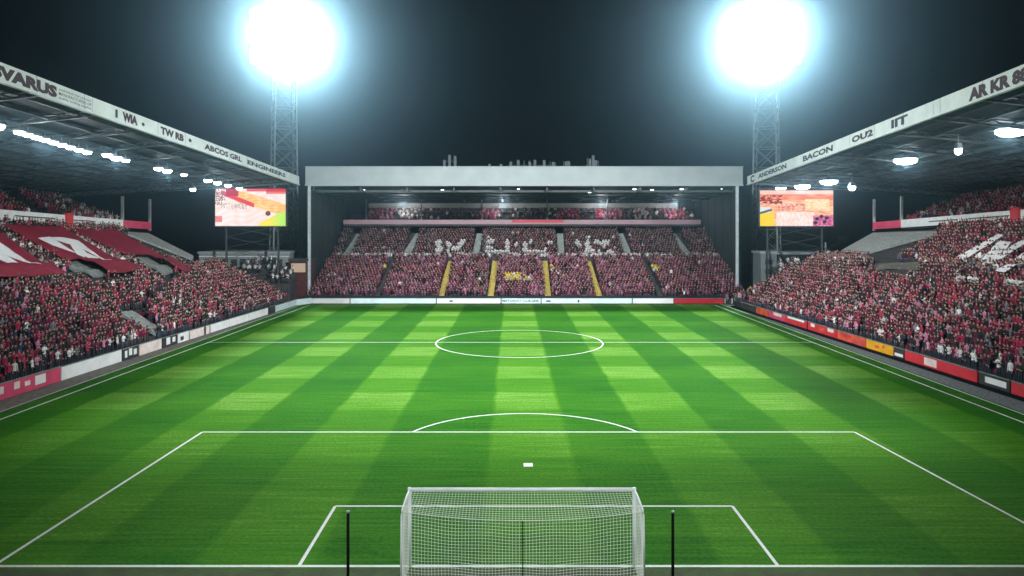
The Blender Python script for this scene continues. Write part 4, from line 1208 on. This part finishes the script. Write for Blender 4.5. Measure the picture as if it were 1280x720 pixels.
# everyone else: one crowd
def build_crowd():
    far = [p for i, p in enumerate(people) if i not in nearset]
    sk = [(.50, .29, .22), (.55, .34, .26), (.42, .23, .15), (.16, .08, .05)]
    hr = [(.012, .009, .008), (.05, .025, .012), (.12, .07, .03), (.25, .24, .23)]
    VV, LOOPS, STARTS, TOT, CC = [], [], [], [], []
    off = 0; lo = 0
    groups = {}
    for p in far:
        k = 4 if p[5] else random.choices((0, 1, 2, 3), (4, 4, .8, 2))[0]
        groups.setdefault(k, []).append(p)
    for k, ps in groups.items():
        v, f, m = LOW[k]; n = len(ps)
        A = np.array([(p[0], p[1], p[2], p[3]) for p in ps], np.float64)
        s = rng.uniform(.88, 1.02, n); ca, sa = np.cos(A[:, 3]), np.sin(A[:, 3])
        X = (v[None, :, 0] * ca[:, None] - v[None, :, 1] * sa[:, None]) * s[:, None] + A[:, 0:1]
        Y = (v[None, :, 0] * sa[:, None] + v[None, :, 1] * ca[:, None]) * s[:, None] + A[:, 1:2]
        Z = v[None, :, 2] * s[:, None] + A[:, 2:3]
        VV.append(np.stack([X, Y, Z], -1).reshape(-1, 3))
        li = np.concatenate([np.array(q) for q in f]); sz = np.array([len(q) for q in f])
        LOOPS.append((li[None, :] + (off + np.arange(n) * len(v))[:, None]).ravel())
        TOT.append(np.tile(sz, n)); off += n * len(v)
        col = np.zeros((n, 5, 3))
        for i, p in enumerate(ps):
            j = random.uniform(.7, 1.25) * (.78 if p[6] == 'F' and p[4] not in ('white', 'yellow') else 1.0); q = PAL[p[4]]  # far stand clothes dimmed in colour to offset the near masts' strong light
            col[i, 0] = [min(.8, c * j) for c in q]; col[i, 1] = random.choices(sk, (5, 4, 2, 1))[0]; col[i, 2] = random.choices(hr, (5, 4, 2, 1))[0]
            if random.random() < .07: col[i, 2] = random.choice((PAL['red'], PAL['white'], PAL['claret'], PAL['black']))
            col[i, 3] = random.choice(((.02, .02, .03), (.03, .04, .07), (.06, .05, .04))); col[i, 4] = (.72, .72, .72)
        CC.append(col[:, m, :].reshape(-1, 3))
    V = np.concatenate(VV); Lp = np.concatenate(LOOPS); Tt = np.concatenate(TOT); C = np.concatenate(CC)
    st = np.concatenate([[0], np.cumsum(Tt)[:-1]])
    me = bpy.data.meshes.new('crowd')
    me.vertices.add(len(V)); me.vertices.foreach_set('co', V.astype(np.float32).ravel())
    me.loops.add(len(Lp)); me.loops.foreach_set('vertex_index', Lp.astype(np.int32))
    me.polygons.add(len(Tt)); me.polygons.foreach_set('loop_start', st.astype(np.int32))
    me.update(calc_edges=True)
    at = me.attributes.new('tint', 'FLOAT_COLOR', 'FACE'); at.data.foreach_set('color', np.concatenate([C, np.ones((len(C), 1))], 1).astype(np.float32).ravel())
    me.polygons.foreach_set('use_smooth', np.ones(len(Tt), bool))
    me.materials.append(attr_mat('crowd_clothes_and_skin'))
    o = bpy.data.objects.new('crowd', me); COL.objects.link(o)
    tag(o, 'mass of spectators in claret, red and black filling the three stands', 'crowd', kind='stuff')
    print('crowd', len(far), 'verts', len(V))
build_crowd()
# empty tip-up seats between them
b = MB()
for side, t, d, _ in seats:
    if side == 0:
        x, y, z = t, FY + d + .2, fz(d - .42)
        b.box(x - .21, x + .21, y, y + .05, z + .35, z + .8); b.box(x - .2, x + .2, y - .12, y - .002, z + .35, z + .62)
    else:
        z = z0(d - .42) * zk(t); x = side * (xf(t) + d + .2)
        b.box(*sorted([x, x + side * .05]), t - .21, t + .21, z + .35, z + .8); b.box(*sorted([x - side * .12, x - side * .002]), t - .2, t + .2, z + .35, z + .62)
tag(b.build('seats', mat('claret_seat_plastic', (.14, .008, .03), .5, .1, 3)), 'empty claret tip-up seats scattered among the crowd', 'seats', kind='stuff')

# ------------------------------------------------------------------ haze
b = MB(); b.box(-205, 205, -165, 245, -1.03, 56)
me = b.data('haze', []); hz = bpy.data.objects.new('haze', me); COL.objects.link(hz); tag(hz, 'thin night mist lit by the floodlights', 'haze', kind='stuff')
hm = bpy.data.materials.new('night_mist'); hm.use_nodes = True
N, L = hm.node_tree.nodes, hm.node_tree.links
N.remove(N['Principled BSDF'])
pv = N.new('ShaderNodeVolumePrincipled'); pv.inputs['Color'].default_value = (.42, .72, .90, 1)
pv.inputs['Density'].default_value = HAZE_DENSITY; pv.inputs['Anisotropy'].default_value = HAZE_G
L.new(pv.outputs[0], N['Material Output'].inputs['Volume'])
me.materials.append(hm)
